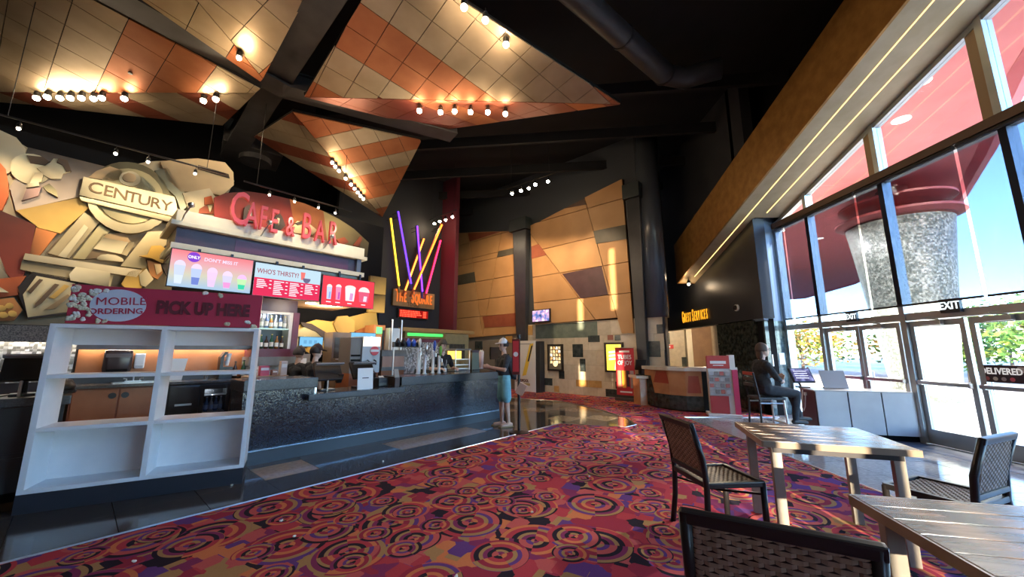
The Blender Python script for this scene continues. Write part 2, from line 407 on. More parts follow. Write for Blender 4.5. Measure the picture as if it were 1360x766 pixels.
# ------------------------------------------------------------------ sloping gold soffit over the windows
def zs(Y): return 5.24 + .331*(9.84-Y)
GOLDF = mottled('brushed_gold_fascia', (.30,.145,.035), (.42,.22,.055), 5, .42, .5)
TANSO = mottled('tan_soffit', (.46,.36,.22), (.52,.42,.27), 4, .55)
y0, y1 = .3, 13.45
sof = thing('window_soffit', 'sloping gold fascia box with a tan underside above the tall windows', 'soffit', (6.0,13.45,0))
obj('fascia', MB().prism([(0,zs(y1)),(0,zs(y1)+1.45),(y0-y1,zs(y0)+1.2),(y0-y1,zs(y0))], 0, .05, 'x'), GOLDF, sof)
obj('underside', MB().prism([(0,zs(y1)+.02),(0,zs(y1)+.1),(y0-y1,zs(y0)+.1),(y0-y1,zs(y0)+.02)], .05, .68, 'x').prism([(9.9-y1,zs(9.9)+.02),(9.9-y1,zs(9.9)+.1),(y0-y1,zs(y0)+.1),(y0-y1,zs(y0)+.02)], .68, 1.42, 'x'), TANSO, sof)
obj('end_cap', MB().prism([(0,zs(y1)),(.66,zs(y1)),(.66,zs(y1)+1.4),(0,zs(y1)+1.45)], -.0, .04, 'y'), GOLDF, sof)
STRIP = emit('warm_strip', (1.0,.66,.20), 1.6)
for xx, ya, yb in ((.42,13.0,3.0),(.88,9.7,4.9)):
    obj('light_strip', MB().prism([(ya-y1,zs(ya)+.012),(ya-y1,zs(ya)+.03),(yb-y1,zs(yb)+.03),(yb-y1,zs(yb)+.012)], xx, xx+.02, 'x'), STRIP, sof)

# ------------------------------------------------------------------ window wall (local x = 10.5 - Y, y = X - 7.4)
BRONZE = mat('bronze_bar', (.10,.065,.045), .45, .4)
FRAME = mottled('anodised_frame', (.40,.43,.44), (.46,.48,.48), 3, .35, .7)
BROWNF = mat('tan_fin', (.30,.21,.12), .5)
win = thing('window_1', None, None, (7.4,10.5,0), -PI/2); win['kind'] = 'structure'; win['label'] = 'tall sloping-topped glass wall with aluminium mullions'
MX = [.06,.40,1.55,3.45,5.35,7.25,9.15,11.05,12.95,14.2]        # mullion places, metres from the corner
def ztop(x): return min(9.55, zs(10.5-x))
for k, x in enumerate(MX):
    w = .05 if k else .04
    obj('mullion', MB().prism([(x-w,0),(x+w,0),(x+w,ztop(x+w)),(x-w,ztop(x-w))], -.09, .09, 'y'), FRAME, win)
    if k >= 3: obj('mullion_fin', MB().prism([(x-w-.16,4.95),(x-w,4.95),(x-w,ztop(x-w)),(x-w-.16,ztop(x-w-.16))], -.05, .05, 'y'), BROWNF, win)
for a, b_ in zip(MX[:-1], MX[1:]):
    a1, b1 = a+.05, b_-.05
    obj('head_rail', MB().prism([(a1,ztop(a1)-.10),(b1,ztop(b1)-.10),(b1,ztop(b1)),(a1,ztop(a1))], -.07, .07), FRAME, win)
    obj('transom', box(a1,b1,-.07,.07,2.17,2.30), FRAME, win)
    obj('transom', box(a1,b1,-.06,.06,4.9,4.98), FRAME, win)
    obj('pane', box(a1,b1,-.006,.006,2.30,4.9), GLASS, win)
    obj('pane', MB().prism([(a1,4.98),(b1,4.98),(b1,ztop(b1)-.10),(a1,ztop(a1)-.10)], -.006, .006), GLASS, win)
    if not (1.5 < a < 5):
        obj('pane', box(a1,b1,-.006,.006,.1,2.17), GLASS, win); obj('sill', box(a1,b1,-.07,.07,0,.1), FRAME, win)
# glass doors, two pairs
def leaf(name, label, x0, x1, hinge_left, bar_z=1.06):
    d = thing(name, None, None, (7.4,10.5-x0,0), -PI/2); d['kind'] = 'structure'; d['label'] = label
    w = x1-x0; st = .075
    obj('stile', box(0,st,-.03,.03,.01,2.15), FRAME, d); obj('stile', box(w-st,w,-.03,.03,.01,2.15), FRAME, d)
    obj('top_rail', box(st,w-st,-.03,.03,2.05,2.15), FRAME, d); obj('bottom_rail', box(st,w-st,-.03,.03,.01,.26), FRAME, d)
    obj('pane', box(st,w-st,-.005,.005,.26,2.05), GLASS, d)
    bar = obj('push_bar', box(.03,w-.03,-.11,-.07,bar_z-.03,bar_z+.03), STEEL, d, bevel=.008)
    obj('bar_bracket', box(.03,.08,-.08,-.03,bar_z-.04,bar_z+.04), STEEL, bar); obj('bar_bracket', box(w-.08,w-.03,-.08,-.03,bar_z-.04,bar_z+.04), STEEL, bar)
    hx = w-.04 if hinge_left else .04
    obj('pull_handle', MB().tube([(hx,.03,.92),(hx,.10,.94),(hx,.10,1.2),(hx,.03,1.22)], .012, 8), STEEL, d)
    c = obj('door_closer', box(w*.3,w*.3+.34,-.13,-.06,2.06,2.14), FRAME, d, bevel=.01)
    obj('closer_arm', MB().tube([(w*.3+.3,-.1,2.15),(w*.3+.05,-.13,2.18),(w*.3+.2,-.05,2.22)], .012, 6), FRAME, c)
    return d
d1 = leaf('door_1', 'glass door leaf beside the window desk', 1.60, 2.45, True)
d2 = leaf('door_2', 'glass door leaf next to the mosaic column outside', 2.47, 3.32, False)
d3 = leaf('door_3', 'glass exit door leaf under the larger exit sign', 3.50, 4.36, True)
d4 = leaf('door_4', 'glass exit door leaf with the dark sticker', 4.42, 5.28, False)
dc = thing('door_sticker', 'dark sticker lettered DELIVERED on the glass exit door', 'sticker', (7.38,6.06,1.27), -PI/2)
obj('sheet', box(0,.62,-.004,.0,-.13,.13), mat('sticker_black', (.03,.012,.02), .5), dc)
text('lettering', 'DELIVERED', .13, mat('sticker_white', (.85,.85,.85), .5, emit=(1,1,1), es=.2), dc, (.25,-.006,.035), sx=.78, extrude=.001, bold=.004)
for k in range(4): obj('print_dot', MB().lathe([(.03,0),(.03,.002)], n=14), mat('dot%d'%k, [(.4,.1,.1),(.6,.55,.5),(.35,.3,.3),(.6,.1,.15)][k], .6), dc, (.07+k*.1,-.005,-.075)).rotation_euler = (PI/2,0,0)
obj('print_block', box(.45,.6,-.006,-.003,.03,.11), mat('sticker_grey', (.5,.45,.45), .6), dc)
# exit signs
def exit_sign(y, label, w=.27, h=.2):
    e = thing('exit_sign', label, 'exit sign', (7.29,y,2.24), -PI/2, 'exit signs over the glass doors')
    obj('housing', box(0,w,-.03,.03,0,h), mat('exit_black', (.02,.022,.024), .4), e, bevel=.006)
    text('lettering', 'EXIT', h*.78, mat('exit_letters', (.75,.8,.8), .4, emit=(.8,.95,1), es=.7), e, (w/2,-.033,h/2), sx=.8, extrude=.002, bold=.004)
    obj('arm', box(w/2-.02,w/2+.02,.03,.06,h*.2,h), mat('exit_black'), e)
exit_sign(8.18, 'small black EXIT sign above the door beside the window desk', .25, .2)
exit_sign(6.36, 'black EXIT sign above the door with the wide push bars', .29, .23)
# roller shades of see-through cloth on a bronze head rail
hr = thing('shade_head_rail', 'long bronze head rail carrying the roller shades', 'rail', (7.24,10.0,4.95), -PI/2)
obj('rail', box(0,13.0,-.06,.06,-.02,.13), BRONZE, hr, bevel=.01)
for k, (a, b_) in enumerate(((9.93,9.63),(9.58,7.53),(7.48,5.70),(5.65,3.80),(3.75,1.90),(1.85,-.2),(-.25,-2.6))):
    lab = ['narrow tinted roller shade beside the blue-lit corner wall','widest tinted roller shade, next to the narrow one','tinted roller shade over the exit door with the larger sign','tinted roller shade at the door with the sticker','tinted roller shade over the near glass','tinted roller shade beside the tables','tinted roller shade at the rear end of the glass'][k]
    s = thing('roller_shade', lab, 'shade', (7.22,a,2.42), -PI/2, 'tinted roller shades along the window wall')
    obj('cloth', box(0,a-b_,-.002,.002,.03,2.46), SHADE, s); obj('hem_bar', box(0,a-b_,-.012,.012,0,.035), DARKM, s)
    obj('roller', MB().tube([(0,0,2.474),(a-b_,0,2.474)], .035, 10), DARKM, s)

# ------------------------------------------------------------------ outside
CONC = mottled('pale_concrete', (.30,.275,.25), (.37,.34,.31), 2.5, .85)
tag(obj('ground_outside', box(7.6,90,-40,120,-.3,-.03), CONC), 'pale sunlit concrete forecourt', kind='structure')
tag(obj('ground_outside', box(-60,7.6,-80,-4.2,-.3,-.03), CONC), 'pale concrete behind the building', kind='structure')
ca = thing('entrance_canopy', 'huge red round-edged entrance canopy with recessed lights', 'canopy', (10,12,7.6))
cpts = [(8.05,2.5),(8.8,4.6),(11,7.2),(14.4,10.6),(17.6,14.0),(21.3,18.2),(25.8,24.2),(30.5,33),(33,42),(20,50),(8.05,50)]
REDC = mottled('red_canopy', (.80,.20,.20), (.84,.23,.23), 1.2, .6)
obj('slab', MB().prism([(x-10,y-12) for x,y in cpts], 0, .45, 'z'), REDC, ca)
obj('fascia', MB().tube([(x-10,y-12,.2) for x,y in cpts[:-1]], .3, 8), mat('red_canopy_edge', (.5,.05,.08), .5), ca)
for x, y in ((10.2,9.0),(10.6,12.2),(11.6,15.5),(13.5,18.2),(16.5,19.5),(18.5,18.6),(17.2,16.6),(15.6,15.0),(10.4,17.5),(10.2,21),(9.2,7.6)):
    obj('recessed_light', MB().lathe([(.19,-.02),(.19,.01)], (x-10,y-12,0), 16), emit('canopy_lamp', (1,.95,.85), 3), ca)
    lamp('SPOT', 'canopy_downlight', (x,y,7.5), 1700, (1,.92,.84), .15, (x,y,0), 2.3, .5)
for k in range(9): obj('joint', MB().tube([(-2,2+k*3.2,-.003),(3+k*2.2,.5+k*3.6,-.003)], .012, 4), mat('canopy_joint', (.75,.3,.3), .6), ca)
TEALM = mosaic('pale_teal_mosaic', (.16,.19,.17), (.50,.54,.48), 17, .4, .35)
cl = thing('mosaic_column', 'inverted cone column clad in pale teal mosaic under the canopy', 'column', (14.3,13.4,-.03))
obj('cone', MB().lathe([(.82,0),(.88,.6),(1.05,2.4),(1.25,4.4),(1.45,6.25)], n=40), TEALM, cl, smooth=True)
obj('disc', MB().lathe([(1.5,6.32),(1.75,6.42),(1.75,6.5),(.5,6.56)], n=40), mat('red_disc', (.42,.10,.10), .5), cl)
obj('disc', MB().lathe([(1.2,6.9),(1.6,7.0),(1.6,7.08),(.5,7.12)], n=40), mat('red_disc'), cl)
obj('core', MB().lathe([(.45,6.2),(.45,7.62)], n=20), mat('red_disc'), cl)
# trees and a far building seen through the glass
def tree(name, label, loc, h, r, c1, c2, seed):
    rnd = random.Random(seed); t = thing(name, label, 'tree', loc, 0, 'trees beyond the forecourt')
    tk = MB(); tk.tube([(0,0,0),(.05,0,h*.35),(0,.08,h*.7)], [.12,.09,.05], 8)
    for k in range(5):
        a = k*1.3; tk.tube([(0,0,h*(.3+.07*k)),(math.cos(a)*r*.6,math.sin(a)*r*.6,h*(.55+.07*k))], [.05,.02], 6)
    obj('trunk', tk, mat('bark', (.16,.11,.08), .9), t)
    lf = MB()
    for k in range(1500):
        p = Vector((rnd.gauss(0,1),rnd.gauss(0,1),rnd.gauss(0,1))).normalized()*(rnd.random()**.45)
        c = Vector((p.x*r,p.y*r,h*.55+p.z*h*.45)); s = .10+rnd.random()*.14
        a = Vector((rnd.gauss(0,1),rnd.gauss(0,1),rnd.gauss(0,1))).normalized(); b_ = a.orthogonal().normalized()
        lf.cur = rnd.randrange(2)
        lf.add([c-a*s, c+b_*s*.55, c+a*s, c-b_*s*.55], [(0,1,2,3)])
    o = obj('foliage', lf, [mat('leaf_'+c1, LEAF[c1], .6), mat('leaf_'+c2, LEAF[c2], .6)], t); o['kind'] = 'stuff'
LEAF = dict(green=(.10,.22,.04), lime=(.24,.34,.06), gold=(.42,.27,.06), dark=(.05,.12,.03))
tree('street_tree', 'golden leaved tree beyond the forecourt behind the first door', (21.8,28.8,0), 4.2, 2.6, 'gold', 'lime', 1)
tree('street_tree', 'green tree between the golden tree and the mosaic column', (26,25.0,0), 3.8, 2.2, 'green', 'gold', 2)
tree('street_tree', 'slim bright green tree seen through the exit door', (24.5,20.6,0), 4.4, 1.7, 'green', 'lime', 3)
tree('street_tree', 'bushy lime green tree seen through the sticker door', (24,16.8,0), 4.4, 1.9, 'lime', 'green', 4)
tree('street_tree', 'dark green tree by the far pavilion', (43,33,0), 6.5, 2.8, 'dark', 'green', 5)
tree('street_tree', 'dark leafy tree beyond the far pavilion', (48,42,0), 5.6, 3.2, 'dark', 'lime', 6)
tree('street_tree', 'tall green tree at the far edge of the forecourt, first in the row', (30,36,0), 4.6, 3.2, 'green', 'gold', 7)
tree('street_tree', 'rounded green and lime tree in the far row behind the column', (36,32.5,0), 4.4, 3.0, 'green', 'lime', 8)
tree('street_tree', 'dark rounded tree in the far row past the pavilion roof', (44.5,26,0), 4.8, 3.0, 'dark', 'green', 9)
pv = thing('far_pavilion', 'low beige open pavilion with a flat roof across the forecourt', 'building', (36,19.5,0), -.95)
BEI = mat('pavilion_beige', (.55,.44,.34), .8)
obj('roof', box(-8,8,-2,2,2.75,3.2), BEI, pv); obj('wall', box(-8,8,1.4,1.6,0,.7), mat('pavilion_wall', (.42,.36,.30), .8), pv)
for k in range(5): obj('post', box(-7.8+k*3.9-.15,-7.8+k*3.9+.15,-1.9,-1.6,0,2.75), BEI, pv)
mat('pavilion_glass', (.08,.10,.12), .15)
vn = thing('parked_van', 'white van parked across the forecourt', 'vehicle', (31,19.0,0), .4)
obj('body', MB().prism([(-1.6,.35),(1.6,.35),(1.65,.9),(1.0,1.0),(.55,1.65),(-1.6,1.7)], -.75, .75), mat('van_white', (.6,.62,.62), .3), vn, bevel=.06)
obj('windows', MB().prism([(-1.4,1.05),(.8,1.05),(.48,1.55),(-1.4,1.58)], -.77, .77), mat('pavilion_glass'), vn)
for x in (-1.0,1.0):
    for y in (-.7,.7): obj('wheel', MB().tube([(x,y-.1,.3),(x,y+.1,.3)], .3, 16), mat('tyre', (.02,.02,.02), .8), vn)

# ------------------------------------------------------------------ hanging metal ceiling clouds
GOLDP = mottled('gold_panel', (.36,.285,.19), (.46,.37,.26), 1.6, .30, .7, 0, 3, .5)
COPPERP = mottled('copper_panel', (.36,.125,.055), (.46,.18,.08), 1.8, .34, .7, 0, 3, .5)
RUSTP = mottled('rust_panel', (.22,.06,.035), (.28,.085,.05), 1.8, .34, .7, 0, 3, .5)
DOT = mat('sprinkler_dark', (.03,.02,.02), .5)
def facet(root, pts, bands, cell=.62, phase=(0,0), rot=0, dots=3):
    """tile a flat polygon with square metal panels; each panel is a part"""
    P = [Vector(p) for p in pts]; o = P[0]
    n = (P[1]-P[0]).cross(P[2]-P[0]).normalized()
    if n.z > 0: n = -n                              # the face looks down
    u = Vector((DX,DY,0)); u = (u - n*u.dot(n)).normalized(); v = n.cross(u)
    u, v = u*math.cos(rot)+v*math.sin(rot), v*math.cos(rot)-u*math.sin(rot)
    poly = [((p-o).dot(u),(p-o).dot(v)) for p in P]
    x0,x1 = min(p[0] for p in poly),max(p[0] for p in poly); y0,y1 = min(p[1] for p in poly),max(p[1] for p in poly)
    i0,i1 = math.floor((x0-phase[0])/cell),math.ceil((x1-phase[0])/cell); j0,j1 = math.floor((y0-phase[1])/cell),math.ceil((y1-phase[1])/cell)
    k = 0
    R = Matrix.Identity(4)
    for i in range(i0,i1):
        for j in range(j0,j1):
            a, b_ = phase[0]+i*cell, phase[1]+j*cell
            q = clip(clip(clip(clip(poly,-1,0,-a),1,0,a+cell),0,-1,-b_),0,1,b_+cell)
            if len(q) < 3 or parea(q) < .004: continue
            q = shrink(q,.006)
            if len(q) < 3 or parea(q) < .002: continue
            area = sum(q[w][0]*q[(w+1)%len(q)][1]-q[(w+1)%len(q)][0]*q[w][1] for w in range(len(q)))
            if area < 0: q = q[::-1]
            mb = MB(); c = len(q)
            lo = [o+u*x+v*y+n*.015-root.location for x,y in q]; hi = [o+u*x+v*y-n*.015-root.location for x,y in q]
            mb.add(lo+hi, [list(range(c)), list(range(2*c-1,c-1,-1))]+[[w,(w+1)%c,c+(w+1)%c,c+w] for w in range(c)])
            m = bands[(j-j0) % len(bands)]
            pn = obj('panel', mb, m, root); k += 1
            if k % 11 == dots and parea(q) > .3:
                cc = o+u*(a+cell/2)+v*(b_+cell/2)+n*.02-root.location
                obj('sprinkler_cap', MB().lathe([(.035,-.01),(.035,.01)], cc, 12), DOT, pn)
    # dark carrier sheet just above the panels
    mb = MB(); lo = [p-n*.03-root.location for p in P]; hi = [p-n*.09-root.location for p in P]; c = len(P)
    mb.add(lo+hi, [list(range(c)), list(range(2*c-1,c-1,-1))]+[[w,(w+1)%c,c+(w+1)%c,c+w] for w in range(c)])
    obj('backing', mb, BLACK, root)
G_, C_, R_ = GOLDP, COPPERP, RUSTP
def cloud(label, loc): return thing('ceiling_cloud', label, 'ceiling panel', loc, 0, 'folded metal clouds under the black ceiling')
cR = cloud('long pointed cloud of gold and copper squares with lights along its fold', (-1.3,6.5,7.0))
facet(cR, [(-4.46,7.28,7.0),(2.41,7.53,7.0),(-1.84,4.73,7.5)], [C_,G_,G_,C_,C_,G_,G_,G_,C_,C_,C_,C_], phase=(.1,.0), rot=.10, cell=.54)
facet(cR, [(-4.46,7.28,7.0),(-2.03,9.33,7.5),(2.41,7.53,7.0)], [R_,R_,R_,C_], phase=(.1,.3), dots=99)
cM = cloud('small tilted cloud pointing at the neon bars, with reddish reflections', (-4.6,9.5,6.6))
facet(cM, [(-5.01,7.8,7.0),(-2.4,9.22,7.15),(-4.29,11.9,6.0)], [C_,G_,C_,C_,G_], phase=(0,.2), rot=.9, cell=.5)
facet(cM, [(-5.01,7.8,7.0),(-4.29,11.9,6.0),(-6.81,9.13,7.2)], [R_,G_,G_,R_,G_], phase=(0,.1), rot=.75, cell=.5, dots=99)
cL = cloud('wide gold and copper cloud above the café mural with a dense row of lights', (-8.5,6.5,7.0))
facet(cL, [(-5.41,7.16,7.0),(-12.52,7.13,7.0),(-9.03,4.8,7.54),(-7.61,4.8,7.54),(-5.26,7.07,7.02)], [G_,G_,C_,C_,G_,G_,G_,C_,C_], phase=(0,.1), rot=1.45)
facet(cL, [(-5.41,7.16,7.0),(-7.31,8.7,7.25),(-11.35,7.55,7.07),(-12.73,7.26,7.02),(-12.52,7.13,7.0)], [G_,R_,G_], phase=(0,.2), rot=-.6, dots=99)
cT = cloud('folded cloud overhead between the two dark crossing beams', (-4.9,5.6,7.2))
facet(cT, [(-4.98,6.74,7.0),(-5.26,4.71,7.43),(-6.48,4.71,7.43),(-5.08,6.81,6.99)], [C_,G_,G_], phase=(.1,0), rot=1.5)
facet(cT, [(-4.98,6.74,7.0),(-2.73,4.71,7.43),(-5.26,4.71,7.43)], [C_,G_,G_,G_], phase=(.2,.1), rot=1.4)
# dark beams crossing between the clouds, duct, joists
BEAMM = mottled('dark_steel_beam', (.020,.020,.022), (.035,.034,.036), 3, .6)
def beam(label, a, b_, w, h, name='ceiling_beam', m=BEAMM):
    a, b_ = Vector(a), Vector(b_); d = b_-a; L_ = d.length; rz = math.atan2(d.y,d.x)
    o = thing(name, label, 'beam', a, rz, None)
    pit = math.asin(d.z/L_)
    mb = MB().obox((L_/2*math.cos(pit),0,L_/2*math.sin(pit)), L_, w, .04, (0,-pit,0)).obox((L_/2*math.cos(pit),0,L_/2*math.sin(pit)+h), L_, w, .04, (0,-pit,0))
    obj('flange', mb, m, o); obj('web', MB().obox((L_/2*math.cos(pit),0,L_/2*math.sin(pit)+h/2), L_, w*.85, h, (0,-pit,0)), m, o)
    return o
beam('broad dark beam running towards the mural between the clouds', (-1.35,3.66,7.3), (-8.2,10.2,7.2), .5, .35)
beam('short dark beam along the edge of the wide cloud', (-7.4,4.1,7.4), (-4.9,7.35,7.15), .55, .35)
beam('dark beam between the long cloud and the small tilted cloud', (-4.95,7.3,7.15), (-1.6,9.5,7.4), .5, .35)
for k in range(5): beam(['slim black ceiling joist over the long cloud','slim black ceiling joist by the duct','slim black ceiling joist towards the back wall','slim black ceiling joist near the back spotlights','slim black ceiling joist over the ticket hall'][k], (-6,10.5+k*2.2,8.7), (7.4,9.0+k*2.2,8.7), .12, .3, 'ceiling_joist', CEIL)
du = thing('air_duct', 'big round black air duct hung below the ceiling', 'duct', (1.0,6.2,8.6))
obj('pipe', MB().tube([(-1.2,-2.2,.1),(0,0,0),(2.9,2.4,0),(3.5,2.6,.05),(4.3,2.3,.1)], .26, 18), mottled('duct_black', (.028,.027,.028), (.04,.038,.04), 3, .45), du, smooth=True)
for p in ((0,0,0),(1.5,1.25,0),(2.9,2.4,0)): obj('strap', MB().tube([(p[0]-.02,p[1]-.02,p[2]),(p[0]+.02,p[1]+.02,p[2])], .275, 18), DARKM, du)
db = thing('ceiling_box', 'grey boxy ducting behind the dark beam', 'duct', (-7.6,10.2,7.2), .7)
obj('plenum', box(-.7,.7,-.6,.6,0,.7), BEAMM, db, bevel=.02); obj('collar', MB().lathe([(.4,-.15),(.4,.1)], (.1,0,0), 18), BEAMM, db)

# spotlights: housing, bulb and a real lamp each
BULB = emit('warm_bulb', (1.0,.78,.50), 60)
BULBS = emit('small_warm_bulb', (1.0,.80,.55), 30)
HOUS = MB().lathe([(.05,.03),(.055,.05),(.05,.12),(.03,.16)], n=12).mesh('housing', PLASTIC)
STEM = MB().tube([(0,0,.15),(0,0,.24)], .008, 6).mesh('stem', PLASTIC)
BME = MB().ell((0,0,.0), .055, 12, 8).mesh('bulb', BULB, smooth=True)
BMES = MB().ell((0,0,.0), .04, 12, 8).mesh('bulb', BULBS, smooth=True)
def spots(label, pts, group, power=0, small=False, size=1):
    for k, p in enumerate(pts):
        r = thing('spotlight', label, 'spotlight', p, 0, group)
        r.scale = (size,)*3
        obj('housing', HOUS, None, r); obj('stem', STEM, None, r); obj('bulb', BMES if small else BME, None, r)
        if power: lamp('POINT', 'spotlight_glow', Vector(p)-Vector((0,0,.12)), power, (1.0,.70,.42), .05)
spots('small spotlight along the fold of the long pointed cloud', [(-2.06,7.6,6.88),(-1.6,7.65,6.88),(-1.28,7.62,6.88),(-.93,7.65,6.88),(-.54,7.65,6.88),(-.15,7.71,6.88)], 'lights along the long cloud fold', 8)
spots('bright spotlight at the outer edge of the long pointed cloud', [(-.78,5.28,7.12),(-.45,5.52,7.12),(-.11,6.01,7.1)], 'lights at the long cloud edge', 12)
spots('spotlight in the dense row under the wide cloud', [(-9.98,7.13,6.85),(-9.72,7.1,6.85),(-9.49,7.13,6.85),(-9.27,7.13,6.85),(-9.04,7.13,6.85),(-8.81,7.15,6.85),(-8.61,7.13,6.85),(-8.16,7.15,6.85),(-6.55,7.22,6.85),(-6.25,7.17,6.85)], 'lights under the wide cloud', 2.6)
spots('spotlight in the row down the fold of the small tilted cloud', [(-4.75,9.26,6.52),(-4.73,9.4,6.48),(-4.7,9.56,6.44),(-4.65,9.87,6.37),(-4.6,10.12,6.31),(-4.57,10.3,6.26),(-4.54,10.46,6.22),(-4.52,10.61,6.18),(-4.49,10.77,6.15)], 'lights down the small cloud fold', 3, True)
spots('single spotlight on the fold of the cloud overhead', [(-5.05,6.16,6.95)], None, 14, True)
ARCHL = [(-5.46,8.01,5.08),(-5.12,8.4,5.08),(-4.76,8.8,5.09),(-4.49,9.11,5.07)]
spots('small spotlight in front of the red arched mural', ARCHL, 'lights over the arched mural', 0, True, .6)
MURL = [(-7.9,5.52,5.12),(-7.19,6.33,5.14),(-6.91,6.65,5.15),(-6.45,7.17,5.17)]
spots('small spotlight over the relief mural', MURL, 'lights over the relief mural', 0, True, .6)
BKL = [(0,13.68,7.6),(.34,13.41,7.6),(.62,13.21,7.6),(.85,12.89,7.6),(1.29,12.64,7.6)]
spots('spotlight on the rail facing the tall wall panels', BKL, 'lights facing the wall panels', 0)
TKL = [(-3.44,15.99,7.2),(-3.15,15.7,7.2),(-2.86,15.51,7.2),(-2.51,15.14,7.2)]
spots('spotlight in the row above the neon bars', TKL, 'lights above the neon bars', 0)
spots('small spotlight at the tip of the gold soffit', [(6.25,13.1,3.95)], None, 4, True)
def track(label, a, b_):
    tr_ = thing('light_track', label, 'light track', a); d = Vector(b_)-Vector(a)
    obj('rail', MB().tube([(0,0,0),tuple(d)], .018, 6), PLASTIC, tr_)
    for s in (.1,.9): obj('hanger', MB().tube([tuple(d*s),tuple(d*s+Vector((0,0,9.6-a[2]-d.z*s)))], .006, 5), PLASTIC, tr_)
track('black track carrying the lights facing the wall panels', (-.2,13.85,7.86), (1.5,12.5,7.86))
track('black track carrying the lights above the neon bars', (-3.7,16.2,7.46), (-2.3,14.95,7.46))
track('black track carrying the lights over the arched mural', (-5.8,7.65,5.24), (-4.2,9.4,5.23))
track('black track carrying the lights over the relief mural', (-8.2,5.2,5.27), (-6.1,7.5,5.33))
WARM = (1.0,.74,.46)
for k, p in enumerate(BKL): lamp('SPOT', 'panel_spot', Vector(p)-Vector((0,0,.1)), 260, WARM, .06, tuple(BT(TW, 6.3-1.6*k, 4.6-.2*k)), 1.05, .8)
for p, tg in zip(MURL, ((-3.0,3.6),(-2.0,3.7),(-1.2,3.6),(-.4,3.8))): lamp('SPOT', 'mural_spot', Vector(p)-Vector((0,0,.1)), 44, (1.0,.80,.52), .05, tuple(BT(tg[0],4.0,tg[1])), 1.9, .9)
for k, p in enumerate(ARCHL): lamp('SPOT', 'arch_spot', Vector(p)-Vector((0,0,.1)), 18, WARM, .05, tuple(BT(.3+k*.8,3.6,4.6)), 1.7, .8)
for p in TKL: lamp('SPOT', 'ticket_spot', Vector(p)-Vector((0,0,.1)), 120, WARM, .05, (p[0],p[1]-.5,0), 1.0, .8)

# unseen lamp added to brighten the guest services recess
lamp('POINT', 'recess_fill_lamp', (7.8,15.2,2.7), 90, (1.0,.82,.58), .1)

# ------------------------------------------------------------------ back wall: panel cladding, stone wainscot, columns
def onback(o, z=0, d=0): return BT(TW-d, o, z)            # a point on the back wall, d metres proud of it
wb = bpy.data.objects['wall_back']
TANP = mottled('tan_wall_panel', (.42,.22,.085), (.50,.27,.11), 1.2, .55)
TANP2 = mottled('tan_wall_panel_pale', (.46,.25,.10), (.53,.30,.13), 1.2, .55)
ACC = dict(purple=mottled('plum_panel', (.075,.04,.045), (.10,.055,.06), 3, .35), grey=mottled('olive_grey_panel', (.075,.065,.045), (.10,.085,.06), 3, .45),
           rust=mottled('rust_wall_panel', (.24,.06,.03), (.30,.085,.04), 3, .5), brown=mottled('dark_brown_panel', (.07,.035,.02), (.10,.05,.03), 3, .5))
def split(polys, p, q):
    a, b_ = q[1]-p[1], p[0]-q[0]; c = a*p[0]+b_*p[1]; out = []
    for P in polys:
        for s in (1,-1):
            r = clip(P, s*a, s*b_, s*c)
            if len(r) > 2 and parea(r) > .02: out.append(r)
    return out
def cladding(name, label, outline, lines, accents, o_ref):
    """wall panels as separate pieces; outline in (o, z) on the wall; local x runs to the right (-o)"""
    r = thing(name, label, 'wall panel', BT(TW, o_ref), RW)
    polys = [outline]
    for l in lines:
        if len(l) == 3: (p, q, lim) = l; polys = [P for P in polys if not inpoly(*lim, P)] + split([P for P in polys if inpoly(*lim, P)], p, q)
        else: polys = split(polys, *l)
    for k, P in enumerate(polys):
        P = shrink([(o_ref-o, z) for o, z in P], .012)
        if len(P) > 2: obj('panel', MB().prism(P, -.10, .0), TANP if k % 3 else TANP2, r)
    for m, P in accents: obj('accent_panel', MB().prism([(o_ref-o, z) for o, z in P], -.115, -.02), ACC[m], r)
    obj('backing', MB().prism([(o_ref-o, z) for o, z in outline], .0, .05), BLACK, r)
    return r
H = lambda z: ((9,z),(-9,z))
cladding('panelled_wall', 'tall tan panelled wall piece with a plum accent and a pointed lower corner',
    [(3.4,7.15),(2.01,7.4),(.7,7.68),(-.99,7.98),(-1.13,2.22),(-.08,2.25),(.33,2.78),(3.21,2.72)],
    [((3.37,6.73),(-.08,2.24)), ((.62,7.66),(-.55,2.73)), (*H(4.78),), (*H(3.66),), ((9,5.85),(-9,6.1)), (*H(7.2),)],
    [('purple',[(1.75,4.72),(-.01,4.78),(-.22,3.68),(.92,3.64)]),('grey',[(.28,6.21),(-1.03,6.17),(-1.04,5.63),(.18,5.68)]),('rust',[(3.33,6.17),(2.94,6.21),(2.52,5.65),(3.33,5.61)]),('brown',[(1.6,7.47),(.64,7.64),(.56,7.37)])], 3.4)
cladding('panelled_wall', 'square tan panelled wall piece with rust and dark accents behind the counter end',
    [(8.69,7.92),(6.59,7.55),(4.34,7.11),(3.96,2.38),(8.3,2.24)],
    [(*H(7.15),), (*H(6.28),), (*H(6.02),), (*H(5.02),), (*H(4.1),), (*H(3.28),), ((7.52,7.68),(7.1,5.8)), ((5.1,7.3),(5.6,5.3))],
    [('rust',[(7.5,7.66),(5.14,7.24),(7.35,7.19)]),('grey',[(5.31,6.31),(4.3,6.29),(4.28,6.0),(5.42,6.04)]),('grey',[(8.5,5.52),(6.96,5.54),(6.87,5.02),(8.46,5.01)]),('rust',[(6.34,3.26),(4.06,3.3),(4.02,2.72),(6.17,2.73)])], 8.69)
